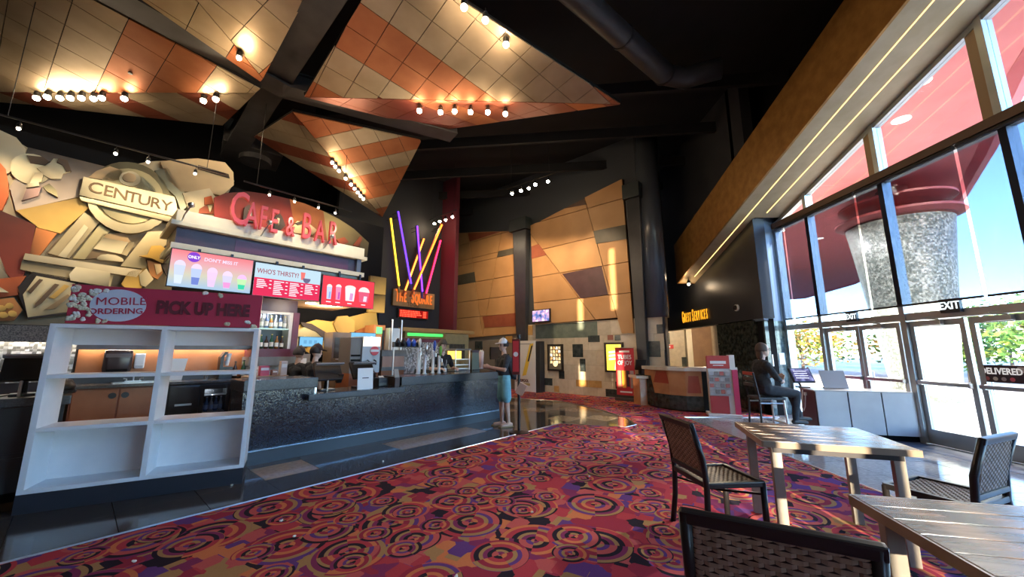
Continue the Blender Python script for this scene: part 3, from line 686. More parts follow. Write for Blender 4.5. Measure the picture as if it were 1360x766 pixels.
# dark tapering columns with green-grey capitals
COLM = mottled('column_charcoal', (.03,.032,.036), (.045,.047,.05), 2, .3)
def column(label, o0, w0, w1, ztop_, d=.3):
    c = thing('tapered_column', label, 'column', BT(TW-.02, o0), RW, 'dark columns between the wall panels')
    obj('shaft', MB().add([(-w0/2,-d*.6,0),(w0/2,-d*.6,0),(w0/2,0,0),(-w0/2,0,0),(-w1/2,-d,ztop_),(w1/2,-d,ztop_),(w1/2,0,ztop_),(-w1/2,0,ztop_)], [(0,3,2,1),(4,5,6,7),(0,1,5,4),(1,2,6,5),(2,3,7,6),(3,0,4,7)]), COLM, c, bevel=.02)
    obj('capital', MB().box(-w1*.62,w1*.62,-d-.14,0,ztop_-.1,ztop_+.45), mat('capital_green_grey', (.022,.030,.030), .5), c, bevel=.02)
column('dark tapered column between the two tan wall pieces', 3.86, .38, .78, 7.05)
column('dark tapered column beside the blue-grey pilaster', -1.42, .3, .5, 7.1)
gc = thing('grey_wall_pilaster', 'blue-grey glossy pilaster beside the guest services wall', 'pilaster', BT(TW, -1.7), RW)
obj('shaft', MB().lathe([(.42,2.75),(.42,9.55)], (.1,.25,0), 28), mat('pilaster_blue_grey', (.075,.085,.10), .22), gc, smooth=True)
# wainscot of limestone tiles with dark and amber inserts
wc = struct('wall_wainscot', MB().box(-9.0,2.1,-.02,.0,0,2.75), mat('grout', (.2,.17,.13), .8), None, loc=BT(TW,0), rz=RW)
wc.data.transform(Matrix.Translation((0,0,0)))
DTILE = mottled('dark_slate_tile', (.025,.032,.032), (.06,.07,.068), 9, .2); ATILE = mottled('amber_tile', (.40,.22,.06), (.50,.29,.10), 8, .4); RTILE = mottled('rust_tile', (.26,.09,.06), (.32,.12,.08), 8, .4)
BE = [mottled('limestone_%d'%k, *[((.50,.42,.30),(.58,.50,.37)),((.54,.46,.33),(.62,.53,.40)),((.45,.38,.27),(.52,.45,.33))][k], 6, .3) for k in range(3)]
rnd = random.Random(3)
wc_m = {}
for k in range(5):
    for q in range(19):
        x0 = -4.1 + q*.62 - (.31 if k % 2 else 0)
        if x0 < -9 or x0 > 2.0: continue
        x1 = min(x0+.62, 2.12)
        obj('tile', box(x0+.003,x1-.003,-.045,-.02,k*.55+.003,(k+1)*.55-.003), BE[rnd.randrange(3)], wc)
for m, o1, o0, z0, z1 in ((DTILE,1.40,.94,1.40,1.89),(DTILE,1.09,.85,.86,1.34),(DTILE,.70,.22,1.96,2.20),(DTILE,-1.5,-1.98,1.43,1.95),(DTILE,2.06,1.8,.56,.86),(DTILE,2.86,2.38,.27,.55),(DTILE,.06,-.45,.03,.29),(DTILE,-.33,-.77,.32,.56),(DTILE,-.38,-.6,2.0,2.19),
                          (ATILE,1.28,.76,.31,.55),(ATILE,.74,.21,.31,.55),(ATILE,2.3,2.06,.04,.27),(RTILE,-.1,-.32,2.02,2.2),(DTILE,5.9,5.5,1.4,1.8),(DTILE,5.2,4.7,1.1,1.5),(ATILE,4.9,4.5,2.0,2.3),(DTILE,-1.9,-2.1,2.2,2.5),(ATILE,3.9,3.35,2.3,2.7),(DTILE,6.9,6.4,1.75,2.1)):
    obj('accent_tile', box(-o1,-o0,-.055,-.03,z0,z1), m, wc)
GREENSH = mottled('green_grey_band', (.12,.15,.12), (.17,.20,.16), 4, .25)
obj('stone_band', box(-3.2,-.3,-.05,-.02,2.14,2.72), GREENSH, wc)
# framed film posters with lit prints
def poster(label, o1, o0, z0, z1, paint):
    p = thing('poster_case', label, 'poster', BT(TW-.05, o1, z0), RW, 'lit poster cases on the wainscot'); w, h = o1-o0, z1-z0
    obj('back', box(0,w,-.03,0,0,h), mat('poster_black', (.018,.014,.012), .35), p)
    for a in ((0,.07,0,h),(w-.07,w,0,h),(.07,w-.07,0,.07),(.07,w-.07,h-.07,h)): obj('frame_bar', box(a[0],a[1],-.07,-.03,a[2],a[3]), mat('poster_black'), p, bevel=.006)
    paint(p, w, h)
    obj('glazing', box(.07,w-.07,-.045,-.042,.07,h-.07), see_through('poster_glass', (.97,.97,.97), (1,1,1), .05), p)
def em(n, c, s=1.0): return mat('lit_'+n, tuple(x*.5 for x in c), .6, emit=c, es=s)
def dark_poster(p, w, h):
    obj('print', box(.07,w-.07,-.036,-.03,.07,h-.07), em('nearblack', (.05,.035,.02), .8), p)
    rnd = random.Random(5)
    for r in range(5):
        for q in range(4):
            x = .12+q*(w-.22)/4; z = h-.2-r*.14
            obj('print_patch', MB().prism([(x+rnd.uniform(0,.03),z),(x+.11,z+rnd.uniform(-.02,.02)),(x+.10,z+.10),(x+rnd.uniform(0,.04),z+.11)], -.039, -.036), em('patch%d'%((r*3+q)%4), [(.9,.62,.28),(.75,.35,.12),(.95,.85,.6),(.55,.4,.2)][(r*3+q)%4], .9), p)
    obj('print_disc', MB().tube([(w/2,-.041,.28),(w/2,-.036,.28)], .11, 20), em('golddisc', (.95,.72,.30), 1.0), p)
def yellow_poster(p, w, h):
    obj('print', box(.07,w-.07,-.036,-.03,.07,h-.07), em('yellow', (1.0,.62,.06), 1.1), p)
    obj('print_patch', MB().prism([(w*.5,.1),(w-.09,.1),(w-.09,h*.62),(w*.62,h*.6)], -.039, -.036), em('pale', (.95,.85,.65), 1.0), p)
    for r in range(3): obj('print_band', MB().prism([(.16,h*.40+r*.12),(w-.16,h*.44+r*.12),(w-.16,h*.51+r*.12),(.16,h*.47+r*.12)], -.041, -.036), em('paleyellow', (1.0,.88,.55), 1.1), p)
    obj('print_band', MB().prism([(.2,h-.24),(w-.22,h-.22),(w-.22,h-.17),(.2,h-.19)], -.041, -.036), em('orange', (1.0,.45,.05), 1.0), p)
    obj('print_disc', MB().tube([(w*.72,-.042,.2),(w*.72,-.036,.2)], .09, 16), em('violet', (.30,.18,.50), .8), p)
poster('dark framed poster of small gold pictures on the limestone wall', 2.56, 1.82, .85, 1.90, dark_poster)
poster('bright yellow framed poster beside the red floor banner', .02, -.70, .88, 1.93, yellow_poster)
# wall television
tv = thing('wall_television', 'small television on the corner of the tall tan wall', 'television', BT(TW-.30, 3.16, 2.78), RW-.1)
obj('cabinet', box(0,1.0,-.04,.04,0,.54), PLASTIC, tv, bevel=.012)
def screen_mat(name, cols, scale, s):
    m = bpy.data.materials.new(name); m.use_nodes = True; nt = m.node_tree; nt.nodes.clear()
    out = nt.nodes.new('ShaderNodeOutputMaterial'); e = nt.nodes.new('ShaderNodeEmission'); e.inputs[1].default_value = s
    tc = nt.nodes.new('ShaderNodeTexCoord'); v = nt.nodes.new('ShaderNodeTexNoise'); v.inputs['Scale'].default_value = scale; v.inputs['Detail'].default_value = 3
    r = nt.nodes.new('ShaderNodeValToRGB'); el = r.color_ramp.elements
    el[0].position = .3; el[1].position = .7; el[0].color = (*cols[0],1); el[1].color = (*cols[-1],1)
    for k, c in enumerate(cols[1:-1]): x = el.new(.3+.4*(k+1)/(len(cols)-1)); x.color = (*c,1)
    nt.links.new(tc.outputs['Object'], v.inputs['Vector']); nt.links.new(v.outputs[0], r.inputs[0]); nt.links.new(r.outputs[0], e.inputs[0]); nt.links.new(e.outputs[0], out.inputs[0])
    return m
obj('screen', box(.04,.96,-.046,-.04,.05,.50), screen_mat('tv_picture', [(.03,.04,.08),(.10,.14,.35),(.45,.25,.35),(.75,.72,.80)], 5, 1.0), tv)
obj('bracket', box(.35,.65,.04,.28,.15,.4), DARKM, tv)
# tall promotional standee: plain blocks of yellow and black stand in for the printed artwork
sd_ = thing('film_standee', 'tall white floor standee with a slanted yellow and black print', 'standee', BT(TW-.42, 4.0, 0), RW)
obj('panel', box(0,1.1,-.05,.0,0,2.05), mat('standee_white', (.66,.63,.58), .6), sd_, bevel=.01)
obj('side_board', box(1.06,1.30,-.02,.30,0,2.02), mat('standee_black', (.02,.02,.02), .6), sd_)
obj('print_stripe', MB().prism([(.42,.62),(.62,.66),(1.02,1.95),(.82,1.91)], -.056, -.05), mat('standee_yellow', (.72,.47,.05), .6), sd_)
obj('print_stripe', MB().prism([(.70,1.20),(.78,1.22),(.98,1.86),(.90,1.84)], -.060, -.056), mat('standee_black'), sd_)
text('lettering', 'DEADPOOL', .155, mat('standee_red_black', (.09,.02,.02), .6), sd_, (.40,-.052,.43), sx=.85, bold=.006)
obj('print_block', box(.36,.82,-.054,-.05,.24,.34), mat('standee_khaki', (.42,.33,.14), .6), sd_)
obj('print_block', box(.1,.9,-.054,-.05,1.9,1.94), mat('standee_grey', (.3,.3,.3), .6), sd_)
obj('easel', MB().tube([(.5,.02,1.5),(.5,.28,.02)], .02, 6), mat('standee_black'), sd_)
# red floor banner
bn = thing('floor_banner', 'red retractable floor banner lettered TUBES OF JOY', 'banner', BT(TW-.55, -.62, 0), RW)
RED = mat('banner_red', (.52,.02,.035), .5)
obj('sheet', box(0,.66,-.01,.0,.18,1.72), RED, bn); obj('base', box(-.03,.69,-.12,.12,0,.10), mat('banner_base', (.05,.04,.04), .4), bn, bevel=.02)
obj('foot_strip', box(.0,.66,-.012,.0,.1,.18), mat('banner_dark', (.03,.02,.02), .5), bn); obj('top_bar', MB().tube([(0,-.005,1.73),(.66,-.005,1.73)], .015, 8), STEEL, bn)
obj('pole', MB().tube([(.33,.05,.05),(.33,.03,1.73)], .012, 6), STEEL, bn)
BW = mat('banner_white', (.82,.78,.76), .6)
text('lettering', 'TUBES', .20, BW, bn, (.33,-.014,1.42), sx=.85, bold=.002); text('lettering', 'OF JOY', .20, BW, bn, (.33,-.014,1.23), sx=.78, bold=.002)
obj('print_bar', box(.15,.51,-.014,-.01,1.58,1.64), BW, bn); obj('print_bar', box(.12,.54,-.014,-.01,.26,.31), BW, bn)
for k, (x, c) in enumerate(((.05,(.50,.22,.16)),(.21,(.72,.33,.04)),(.37,(.05,.02,.03)),(.50,(.36,.30,.31)))): obj('tube_print', box(x,x+(.13,.14,.10,.12)[k],-.014,-.01,.42+(.04 if k==2 else 0),.98), mat('tube%d'%k, c, .5), bn)
# fire alarm, dome camera, guest services letters
fa = thing('fire_alarm', 'red fire alarm box on the beige recess wall', 'fire alarm', (7.12,17.55,1.74))
obj('box', box(0,.3,-.06,0,0,.18), mat('alarm_red', (.55,.02,.02), .4), fa, bevel=.01); obj('strobe', box(.08,.14,-.08,-.06,.05,.13), WHITE, fa)
for k, (x0, x1, z0, z1, m) in enumerate(((6.85,7.3,1.95,2.47,DTILE),(7.8,8.3,.9,1.36,DTILE))): obj('accent_tile', box(x0,x1,17.56,17.6,z0,z1), m, bpy.data.objects['wall_recess_back'])
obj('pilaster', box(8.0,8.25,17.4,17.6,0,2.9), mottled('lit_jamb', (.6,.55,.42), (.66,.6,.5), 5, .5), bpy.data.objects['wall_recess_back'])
obj('wood_panel', box(8.3,9.2,17.5,17.6,0,2.9), mottled('brown_wood_panel', (.22,.13,.08), (.28,.17,.10), 3, .5), bpy.data.objects['wall_recess_back'])
dm = thing('dome_camera', 'white dome security camera on the grey bulkhead', 'camera', (6.65,11.05,2.88), -PI/2)
obj('ring', MB().tube([(0,0,0),(0,-.05,0)], .10, 18), WHITE, dm); obj('dome', MB().ell((0,-.06,0), .075), PLASTIC, dm, smooth=True)
gs = thing('guest_services_sign', 'amber raised letters reading Guest Services on the grey bulkhead', 'sign', (6.65,14.62,2.68), -PI/2)
AMBER = mat('amber_letters', (.80,.34,.02), .4, emit=(1.0,.40,.02), es=.55)
x = 0
for w_ in ('GUEST','SERVICES'):
    for k, ch in enumerate(w_):
        big = .46 if k == 0 else .36
        text('letter', ch, big*1.35, AMBER, gs, (x+.06,-.03,big/2 + (.0 if k else -.02)), extrude=.012, sx=.27, bold=.001); x += .148 if ch != 'I' else .11
    x += .06

# ------------------------------------------------------------------ relief murals: cut-out pieces (name, layer, colour, outline in metres along / above the wall)
MURAL = [
('backing',0,'tan',[(-3.56,5.34),(-3.12,5.36),(-2.79,5.19),(-1.83,5.19),(-1.64,5.26),(-1.26,5.55),(-0.54,5.88),(0.0,6.02),(0.22,5.64),(0.1,5.18),(0.03,4.46),(-0.62,3.79),(-0.65,3.45),(-0.53,2.02),(-3.09,1.96)]),
('head_silhouette',1,'beige',[(-3.48,5.31),(-3.12,5.36),(-2.93,5.3),(-2.8,5.13),(-2.8,4.81),(-2.94,4.62),(-3.36,4.42)]),
('mauve_panel',1,'mauve',[(-2.79,5.18),(-1.83,5.18),(-2.02,4.84),(-2.09,4.48),(-2.76,4.0),(-2.88,4.39),(-2.8,4.77)]),
('portrait_disc',2,'cream',[(-2.47,4.81),(-2.48,4.72),(-2.51,4.64),(-2.56,4.57),(-2.63,4.53),(-2.7,4.51),(-2.76,4.52),(-2.83,4.56),(-2.88,4.62),(-2.91,4.69),(-2.92,4.78),(-2.92,4.86),(-2.89,4.94),(-2.84,5.01),(-2.78,5.05),(-2.71,5.07),(-2.64,5.07),(-2.57,5.03),(-2.52,4.98),(-2.48,4.9)]),
('hat_shadow',3,'brown',[(-2.78,5.01),(-2.6,5.05),(-2.52,4.99),(-2.56,4.91),(-2.72,4.89)]),
('profile_face',3,'creamy',[(-2.64,4.82),(-2.53,4.92),(-2.48,5.07),(-2.34,5.1),(-2.26,4.9),(-2.34,4.83),(-2.35,4.72),(-2.46,4.68),(-2.53,4.71)]),
('hair_wave',4,'brown',[(-2.43,5.09),(-2.32,5.09),(-2.25,4.91),(-2.3,4.87),(-2.36,4.98),(-2.43,5.0)]),
('shirt_front',3,'creamy',[(-2.65,4.73),(-2.55,4.78),(-2.56,4.59),(-2.68,4.5)]),
('collar',4,'beige',[(-2.7,4.49),(-2.59,4.58),(-2.57,4.5),(-2.7,4.42)]),
('jacket',3,'mauved',[(-2.7,4.41),(-2.55,4.49),(-2.56,4.33),(-2.72,4.18)]),
('lapel',3,'olive',[(-2.53,4.51),(-2.47,4.59),(-2.37,4.49),(-2.34,4.37),(-2.48,4.44)]),
('orange_shoulder',2,'orange',[(-3.34,4.74),(-3.04,4.79),(-2.96,4.69),(-2.9,4.45),(-2.87,4.23),(-2.9,3.97),(-3.2,3.82)]),
('red_coat',2,'darkred',[(-3.2,3.81),(-2.9,3.95),(-2.52,3.8),(-2.51,3.31),(-2.53,2.9),(-2.61,2.78),(-2.73,2.92),(-3.18,3.63)]),
('pale_wedge',2,'beige',[(-3.14,3.41),(-2.83,3.22),(-2.68,2.83),(-2.77,2.77),(-3.05,2.7)]),
('amber_wedge',2,'amber',[(-2.76,4.0),(-2.11,4.44),(-1.95,4.29),(-2.23,3.72),(-2.48,3.76)]),
('orange_block',2,'orangeb',[(-2.51,3.76),(-2.27,3.71),(-2.41,3.26),(-2.52,3.25)]),
('rust_block',3,'orange',[(-3.05,2.7),(-2.7,2.82),(-2.5,2.89),(-2.56,2.67),(-2.52,2.56),(-3.01,2.38)]),
('white_shard',4,'cream',[(-2.9,2.69),(-2.75,2.67),(-2.64,2.58),(-2.89,2.57)]),
('fist',3,'skin',[(-3.01,2.38),(-2.58,2.5),(-2.46,2.3),(-2.53,2.12),(-2.96,2.07)]),
('knuckle',4,'amber',[(-2.63,2.32),(-2.63,2.28),(-2.65,2.26),(-2.68,2.26),(-2.7,2.28),(-2.72,2.31),(-2.72,2.34),(-2.7,2.36),(-2.67,2.36),(-2.64,2.34)]),
('knuckle',4,'amber',[(-2.56,2.36),(-2.56,2.33),(-2.58,2.31),(-2.61,2.31),(-2.64,2.32),(-2.65,2.35),(-2.64,2.38),(-2.63,2.4),(-2.6,2.41),(-2.57,2.39)]),
('knuckle',4,'amber',[(-2.59,2.2),(-2.6,2.17),(-2.63,2.15),(-2.65,2.15),(-2.68,2.17),(-2.7,2.2),(-2.69,2.23),(-2.67,2.25),(-2.63,2.25),(-2.61,2.23)]),
('knuckle',4,'amber',[(-2.51,2.23),(-2.51,2.2),(-2.53,2.18),(-2.56,2.18),(-2.59,2.2),(-2.6,2.23),(-2.6,2.26),(-2.58,2.28),(-2.55,2.28),(-2.52,2.26)]),
('emblem_disc',2,'olive',[(-0.85,4.65),(-0.86,4.49),(-0.9,4.35),(-0.97,4.22),(-1.05,4.1),(-1.15,4.02),(-1.26,3.95),(-1.36,3.92),(-1.48,3.91),(-1.59,3.94),(-1.7,3.98),(-1.79,4.05),(-1.87,4.15),(-1.94,4.25),(-1.99,4.38),(-2.02,4.51),(-2.03,4.65),(-2.02,4.78),(-1.99,4.92),(-1.93,5.04),(-1.86,5.16),(-1.78,5.25),(-1.68,5.33),(-1.56,5.38),(-1.46,5.4),(-1.34,5.4),(-1.22,5.36),(-1.11,5.29),(-1.02,5.2),(-0.94,5.08),(-0.88,4.95),(-0.85,4.8)]),
('emblem_inner',3,'oliveb',[(-0.97,4.69),(-0.98,4.55),(-1.02,4.43),(-1.09,4.32),(-1.17,4.23),(-1.26,4.17),(-1.36,4.13),(-1.47,4.12),(-1.56,4.14),(-1.66,4.18),(-1.74,4.25),(-1.8,4.34),(-1.85,4.44),(-1.88,4.56),(-1.9,4.68),(-1.88,4.8),(-1.85,4.92),(-1.8,5.03),(-1.73,5.12),(-1.64,5.19),(-1.54,5.24),(-1.44,5.26),(-1.34,5.25),(-1.23,5.22),(-1.14,5.15),(-1.06,5.06),(-1.0,4.95),(-0.97,4.82)]),
('dome',3,'peach',[(-2.03,4.87),(-1.95,5.03),(-1.79,5.19),(-1.64,5.17),(-1.54,5.07),(-1.71,4.9)]),
('dome',3,'sage',[(-1.55,5.14),(-1.31,5.13),(-1.12,4.96),(-1.07,4.84),(-1.39,4.87)]),
('ball',4,'cream',[(-1.34,5.05),(-1.35,4.99),(-1.38,4.94),(-1.41,4.9),(-1.46,4.87),(-1.51,4.87),(-1.56,4.88),(-1.61,4.91),(-1.63,4.95),(-1.64,5.01),(-1.63,5.06),(-1.61,5.11),(-1.56,5.15),(-1.52,5.18),(-1.47,5.19),(-1.42,5.18),(-1.38,5.15),(-1.35,5.1)]),
('ball_ring',5,'peach',[(-1.41,5.05),(-1.42,5.01),(-1.44,4.97),(-1.48,4.95),(-1.52,4.94),(-1.56,4.95),(-1.59,4.98),(-1.6,5.02),(-1.59,5.07),(-1.56,5.1),(-1.53,5.13),(-1.48,5.13),(-1.44,5.12),(-1.42,5.09)]),
('emblem_rim',4,'creamd',[(-0.88,4.4),(-0.91,4.33),(-0.94,4.26),(-0.98,4.19),(-1.03,4.14),(-1.07,4.08),(-1.12,4.04),(-1.18,4.0),(-1.24,3.96),(-1.29,3.94),(-1.35,3.92),(-1.41,3.91),(-1.47,3.91),(-1.53,3.92),(-1.59,3.93),(-1.65,3.96),(-1.7,3.98),(-1.75,4.02),(-1.8,4.06),(-1.85,4.11),(-1.88,4.16),(-1.92,4.21),(-1.95,4.27),(-1.97,4.34),(-2.0,4.41),(-1.91,4.49),(-1.9,4.44),(-1.87,4.38),(-1.85,4.33),(-1.82,4.28),(-1.78,4.24),(-1.75,4.2),(-1.71,4.17),(-1.66,4.14),(-1.62,4.12),(-1.56,4.1),(-1.52,4.09),(-1.47,4.09),(-1.42,4.09),(-1.36,4.09),(-1.31,4.11),(-1.27,4.13),(-1.22,4.16),(-1.18,4.19),(-1.14,4.23),(-1.1,4.27),(-1.06,4.32),(-1.03,4.38),(-1.0,4.44),(-0.97,4.5)]),
('banner',5,'cream',[(-2.09,4.84),(-0.8,4.86),(-0.68,4.43),(-2.1,4.47)]),
('banner_lip',5,'creamd',[(-2.09,4.45),(-0.68,4.4),(-0.7,4.29),(-2.06,4.38)]),
('century_arm',2,'sage',[(-1.16,5.35),(-0.97,5.49),(-0.74,5.12),(-0.48,4.89),(-0.65,4.59),(-0.78,4.9),(-1.02,5.1)]),
('hat_crown',2,'skinl',[(-1.1,5.58),(-0.8,5.75),(-0.51,5.89),(-0.02,5.99),(0.16,5.81),(0.2,5.5),(0.0,5.17),(-0.3,5.16),(-0.7,5.03),(-0.94,5.22)]),
('brim',3,'brown',[(-0.49,5.73),(0.07,5.72),(0.1,5.63),(-0.49,5.64)]),
('playing_card',3,'creamy',[(-0.68,5.0),(-0.24,5.26),(0.19,4.67),(-0.5,4.55)]),
('top_hat',4,'orange',[(-0.31,5.01),(-0.19,5.09),(-0.13,4.91),(-0.29,4.84)]),
('tailcoat',4,'rust',[(-0.36,4.73),(-0.26,4.85),(-0.12,4.89),(0.05,4.72),(-0.37,4.62)]),
('shirt',5,'cream',[(-0.24,4.84),(-0.15,4.86),(-0.18,4.69)]),
('beam',2,'tanb',[(-2.32,3.33),(-2.0,4.19),(-1.79,4.05),(-2.07,3.28)]),
('beam',3,'cream',[(-2.2,3.3),(-1.97,3.95),(-1.91,3.9),(-2.11,3.28)]),
('beam',2,'oliveb',[(-2.03,3.29),(-1.78,4.0),(-1.63,3.91),(-1.8,3.52),(-1.88,3.3)]),
('block',3,'cream',[(-1.8,3.52),(-1.7,3.76),(-1.36,3.74),(-1.43,3.49)]),
('shadow_block',2,'brownl',[(-1.72,3.83),(-1.44,3.92),(-1.29,3.72),(-1.43,3.46),(-1.88,3.3)]),
('cylinder_end',3,'cream',[(-1.74,3.32),(-1.73,3.35),(-1.73,3.37),(-1.71,3.39),(-1.7,3.41),(-1.67,3.43),(-1.63,3.44),(-1.61,3.45),(-1.56,3.45),(-1.53,3.45),(-1.5,3.45),(-1.47,3.44),(-1.43,3.42),(-1.41,3.41),(-1.39,3.39),(-1.38,3.37),(-1.38,3.34)]),
('beam',3,'creamd',[(-1.41,3.25),(-1.11,4.02),(-0.77,4.12),(-0.75,3.96),(-1.06,3.25)]),
('frame_piece',3,'tanb',[(-1.34,3.76),(-1.27,3.76),(-1.35,3.46),(-1.43,3.49)]),
('purple_shade',2,'shade',[(-0.89,3.93),(-0.67,4.08),(-0.66,3.78),(-0.74,3.43)]),
('shelf_bar',4,'creamy',[(-2.56,3.27),(-1.1,3.21),(-1.17,3.06),(-2.57,3.16)]),
('shelf_under',3,'tanb',[(-2.58,3.15),(-1.48,3.06),(-1.5,2.79),(-2.58,2.99)]),
('shelf_roll',5,'cream',[(-2.03,2.98),(-1.97,3.13),(-1.53,3.1),(-1.52,2.82),(-2.0,2.87)]),
('gear_shadow',3,'shade',[(-2.58,2.66),(-2.44,2.97),(-1.91,2.91),(-1.9,2.29),(-2.39,2.15),(-2.47,2.38)]),
('gear',4,'creamd',[(-2.49,2.56),(-2.39,2.9),(-1.94,2.83),(-1.91,2.32),(-2.39,2.18)]),
('slot',5,'brown',[(-2.45,2.62),(-2.35,2.85),(-2.31,2.84),(-2.41,2.58)]),
('slot',5,'brown',[(-2.34,2.42),(-2.17,2.79),(-2.12,2.78),(-2.27,2.43),(-2.34,2.34)]),
('slot',5,'amber',[(-2.2,2.54),(-2.06,2.79),(-2.0,2.77),(-2.14,2.52)]),
('slot',5,'brownl',[(-2.23,2.32),(-2.0,2.62),(-1.97,2.59),(-2.11,2.35)]),
('cowboy_body',4,'amberb',[(-1.36,2.9),(-1.29,3.15),(-1.06,3.27),(-1.0,3.07),(-1.08,2.84),(-1.22,2.74)]),
('cowboy_scarf',5,'cream',[(-1.14,3.11),(-1.05,3.25),(-0.92,3.05),(-1.02,2.88),(-1.09,2.9)]),
('cowboy_face',5,'skin',[(-1.07,3.44),(-0.86,3.44),(-0.8,3.2),(-0.86,3.06),(-0.98,3.12)]),
('cowboy_cheek',6,'skinl',[(-0.95,3.36),(-0.85,3.37),(-0.82,3.23),(-0.89,3.14)]),
('cowboy_hat',6,'amberb',[(-1.18,3.48),(-1.07,3.53),(-1.03,3.72),(-0.9,3.76),(-0.78,3.69),(-0.75,3.5),(-0.83,3.39),(-1.0,3.47)]),
('hat_band_shadow',5,'shade',[(-0.87,3.54),(-0.76,3.53),(-0.7,3.08),(-0.82,3.32)]),
('hexagon_tail',2,'brownl',[(-1.84,2.75),(-1.5,2.79),(-1.34,2.72),(-0.66,2.77),(-0.58,2.08),(-1.85,2.1)]),
]
YELLOW = [
('yellow_ground',0,'amberb',[(1.92,2.27),(2.36,2.45),(2.76,2.42),(4.07,2.84),(4.29,1.71),(1.99,1.54)]),
('olive_leaf',1,'oliveb',[(1.83,2.11),(2.15,2.28),(2.46,2.14),(2.64,1.9),(2.25,1.93),(1.95,1.96)]),
('dark_wave',2,'shade',[(1.95,2.35),(2.21,2.33),(2.49,2.18),(2.83,1.99),(2.97,1.83),(2.64,1.9),(2.34,2.13),(2.0,2.26)]),
('olive_leaf',2,'olive',[(1.85,1.88),(2.09,2.01),(2.32,1.89),(2.15,1.74),(1.87,1.69)]),
('gold_disc',1,'amber',[(2.9,2.57),(3.16,2.61),(3.39,2.48),(3.41,2.18),(3.17,2.02),(2.9,2.16),(2.8,2.36)]),
('gold_fold',2,'orangeb',[(3.41,2.18),(3.73,2.32),(4.11,2.29),(4.12,2.07),(3.56,2.01)]),
]
ARCH = [
('arch_red',0,'archred',[(-0.18,4.98),(0.01,5.15),(0.43,5.33),(0.89,5.4),(1.31,5.42),(1.58,4.37),(-0.11,4.34)]),
('arch_amber',0,'archamb',[(1.31,5.42),(1.67,5.41),(2.15,5.34),(2.35,4.34),(1.58,4.37)]),
('arch_olive',0,'archol',[(2.15,5.34),(2.57,5.24),(3.01,5.07),(3.49,4.76),(3.47,4.34),(2.35,4.34)]),
('tuxedo_figure',1,'shade',[(0.38,4.9),(0.46,5.0),(0.56,4.92),(0.62,4.6),(0.38,4.57)]),
('tuxedo_shirt',2,'cream',[(0.45,4.85),(0.52,4.85),(0.52,4.64)]),
('dancer',1,'shade',[(1.01,4.82),(1.08,4.99),(1.17,4.9),(1.26,4.69),(1.14,4.5),(1.01,4.55)]),
('dancer_shirt',2,'cream',[(1.05,4.83),(1.11,4.82),(1.1,4.65)]),
('reclining_figure',1,'skinl',[(1.4,4.68),(1.52,4.88),(1.76,4.9),(2.01,4.76),(1.91,4.61),(1.47,4.55)]),
('reclining_hair',2,'shade',[(1.46,4.8),(1.66,4.93),(1.74,4.87),(1.53,4.76)]),
('waving_figure',1,'rust',[(2.53,4.63),(2.74,4.74),(2.87,4.62),(2.67,4.49)]),
('waving_arm',1,'rust',[(3.01,4.56),(3.2,4.87),(3.25,4.8),(3.18,4.56)]),
]
MC = dict(tan=(.42,.34,.21), beige=(.55,.46,.30), mauve=(.42,.33,.26), cream=(.68,.58,.36), creamy=(.62,.52,.33), creamd=(.60,.50,.29), brown=(.13,.08,.045), brownl=(.30,.20,.10), mauved=(.33,.20,.17), olive=(.40,.34,.17), oliveb=(.46,.39,.20),
          orange=(.50,.11,.03), orangeb=(.60,.20,.05), darkred=(.20,.03,.015), amber=(.62,.38,.09), amberb=(.70,.43,.09), skin=(.48,.20,.06), skinl=(.60,.44,.24), peach=(.55,.38,.20), sage=(.36,.36,.24), rust=(.36,.08,.03), tanb=(.50,.40,.22), shade=(.05,.035,.03),
          archred=(.26,.022,.016), archamb=(.30,.09,.02), archol=(.24,.18,.07))
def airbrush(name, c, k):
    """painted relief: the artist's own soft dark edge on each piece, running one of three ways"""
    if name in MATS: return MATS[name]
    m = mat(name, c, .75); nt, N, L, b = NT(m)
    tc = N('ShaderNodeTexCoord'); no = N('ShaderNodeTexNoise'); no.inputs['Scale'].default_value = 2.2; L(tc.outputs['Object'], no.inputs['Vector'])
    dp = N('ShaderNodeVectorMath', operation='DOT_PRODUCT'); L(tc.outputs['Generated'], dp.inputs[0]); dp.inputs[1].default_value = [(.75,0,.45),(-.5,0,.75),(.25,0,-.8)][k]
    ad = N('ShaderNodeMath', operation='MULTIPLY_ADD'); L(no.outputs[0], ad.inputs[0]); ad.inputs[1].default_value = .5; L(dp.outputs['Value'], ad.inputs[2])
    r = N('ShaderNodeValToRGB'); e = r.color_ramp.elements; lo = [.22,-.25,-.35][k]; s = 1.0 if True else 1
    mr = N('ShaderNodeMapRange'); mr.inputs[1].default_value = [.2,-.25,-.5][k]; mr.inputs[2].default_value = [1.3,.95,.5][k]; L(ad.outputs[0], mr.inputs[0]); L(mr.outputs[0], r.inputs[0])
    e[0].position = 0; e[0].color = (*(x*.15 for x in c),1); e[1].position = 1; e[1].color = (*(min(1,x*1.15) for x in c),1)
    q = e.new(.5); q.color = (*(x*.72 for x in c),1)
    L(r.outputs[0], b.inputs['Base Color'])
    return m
def relief(name, label, data, o, t0, parent=None):
    r = thingB(name, label, 'mural', t0, o)
    for n, layer, c, P in data:
        a = MC[c]; d = -.05 - .03*layer
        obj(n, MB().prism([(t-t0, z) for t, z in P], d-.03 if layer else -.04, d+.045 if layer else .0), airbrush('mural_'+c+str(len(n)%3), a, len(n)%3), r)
    return r
mu = relief('relief_mural', 'large cut-out relief mural with the CENTURY banner and stylised figures', MURAL, 4.06, -1.6)
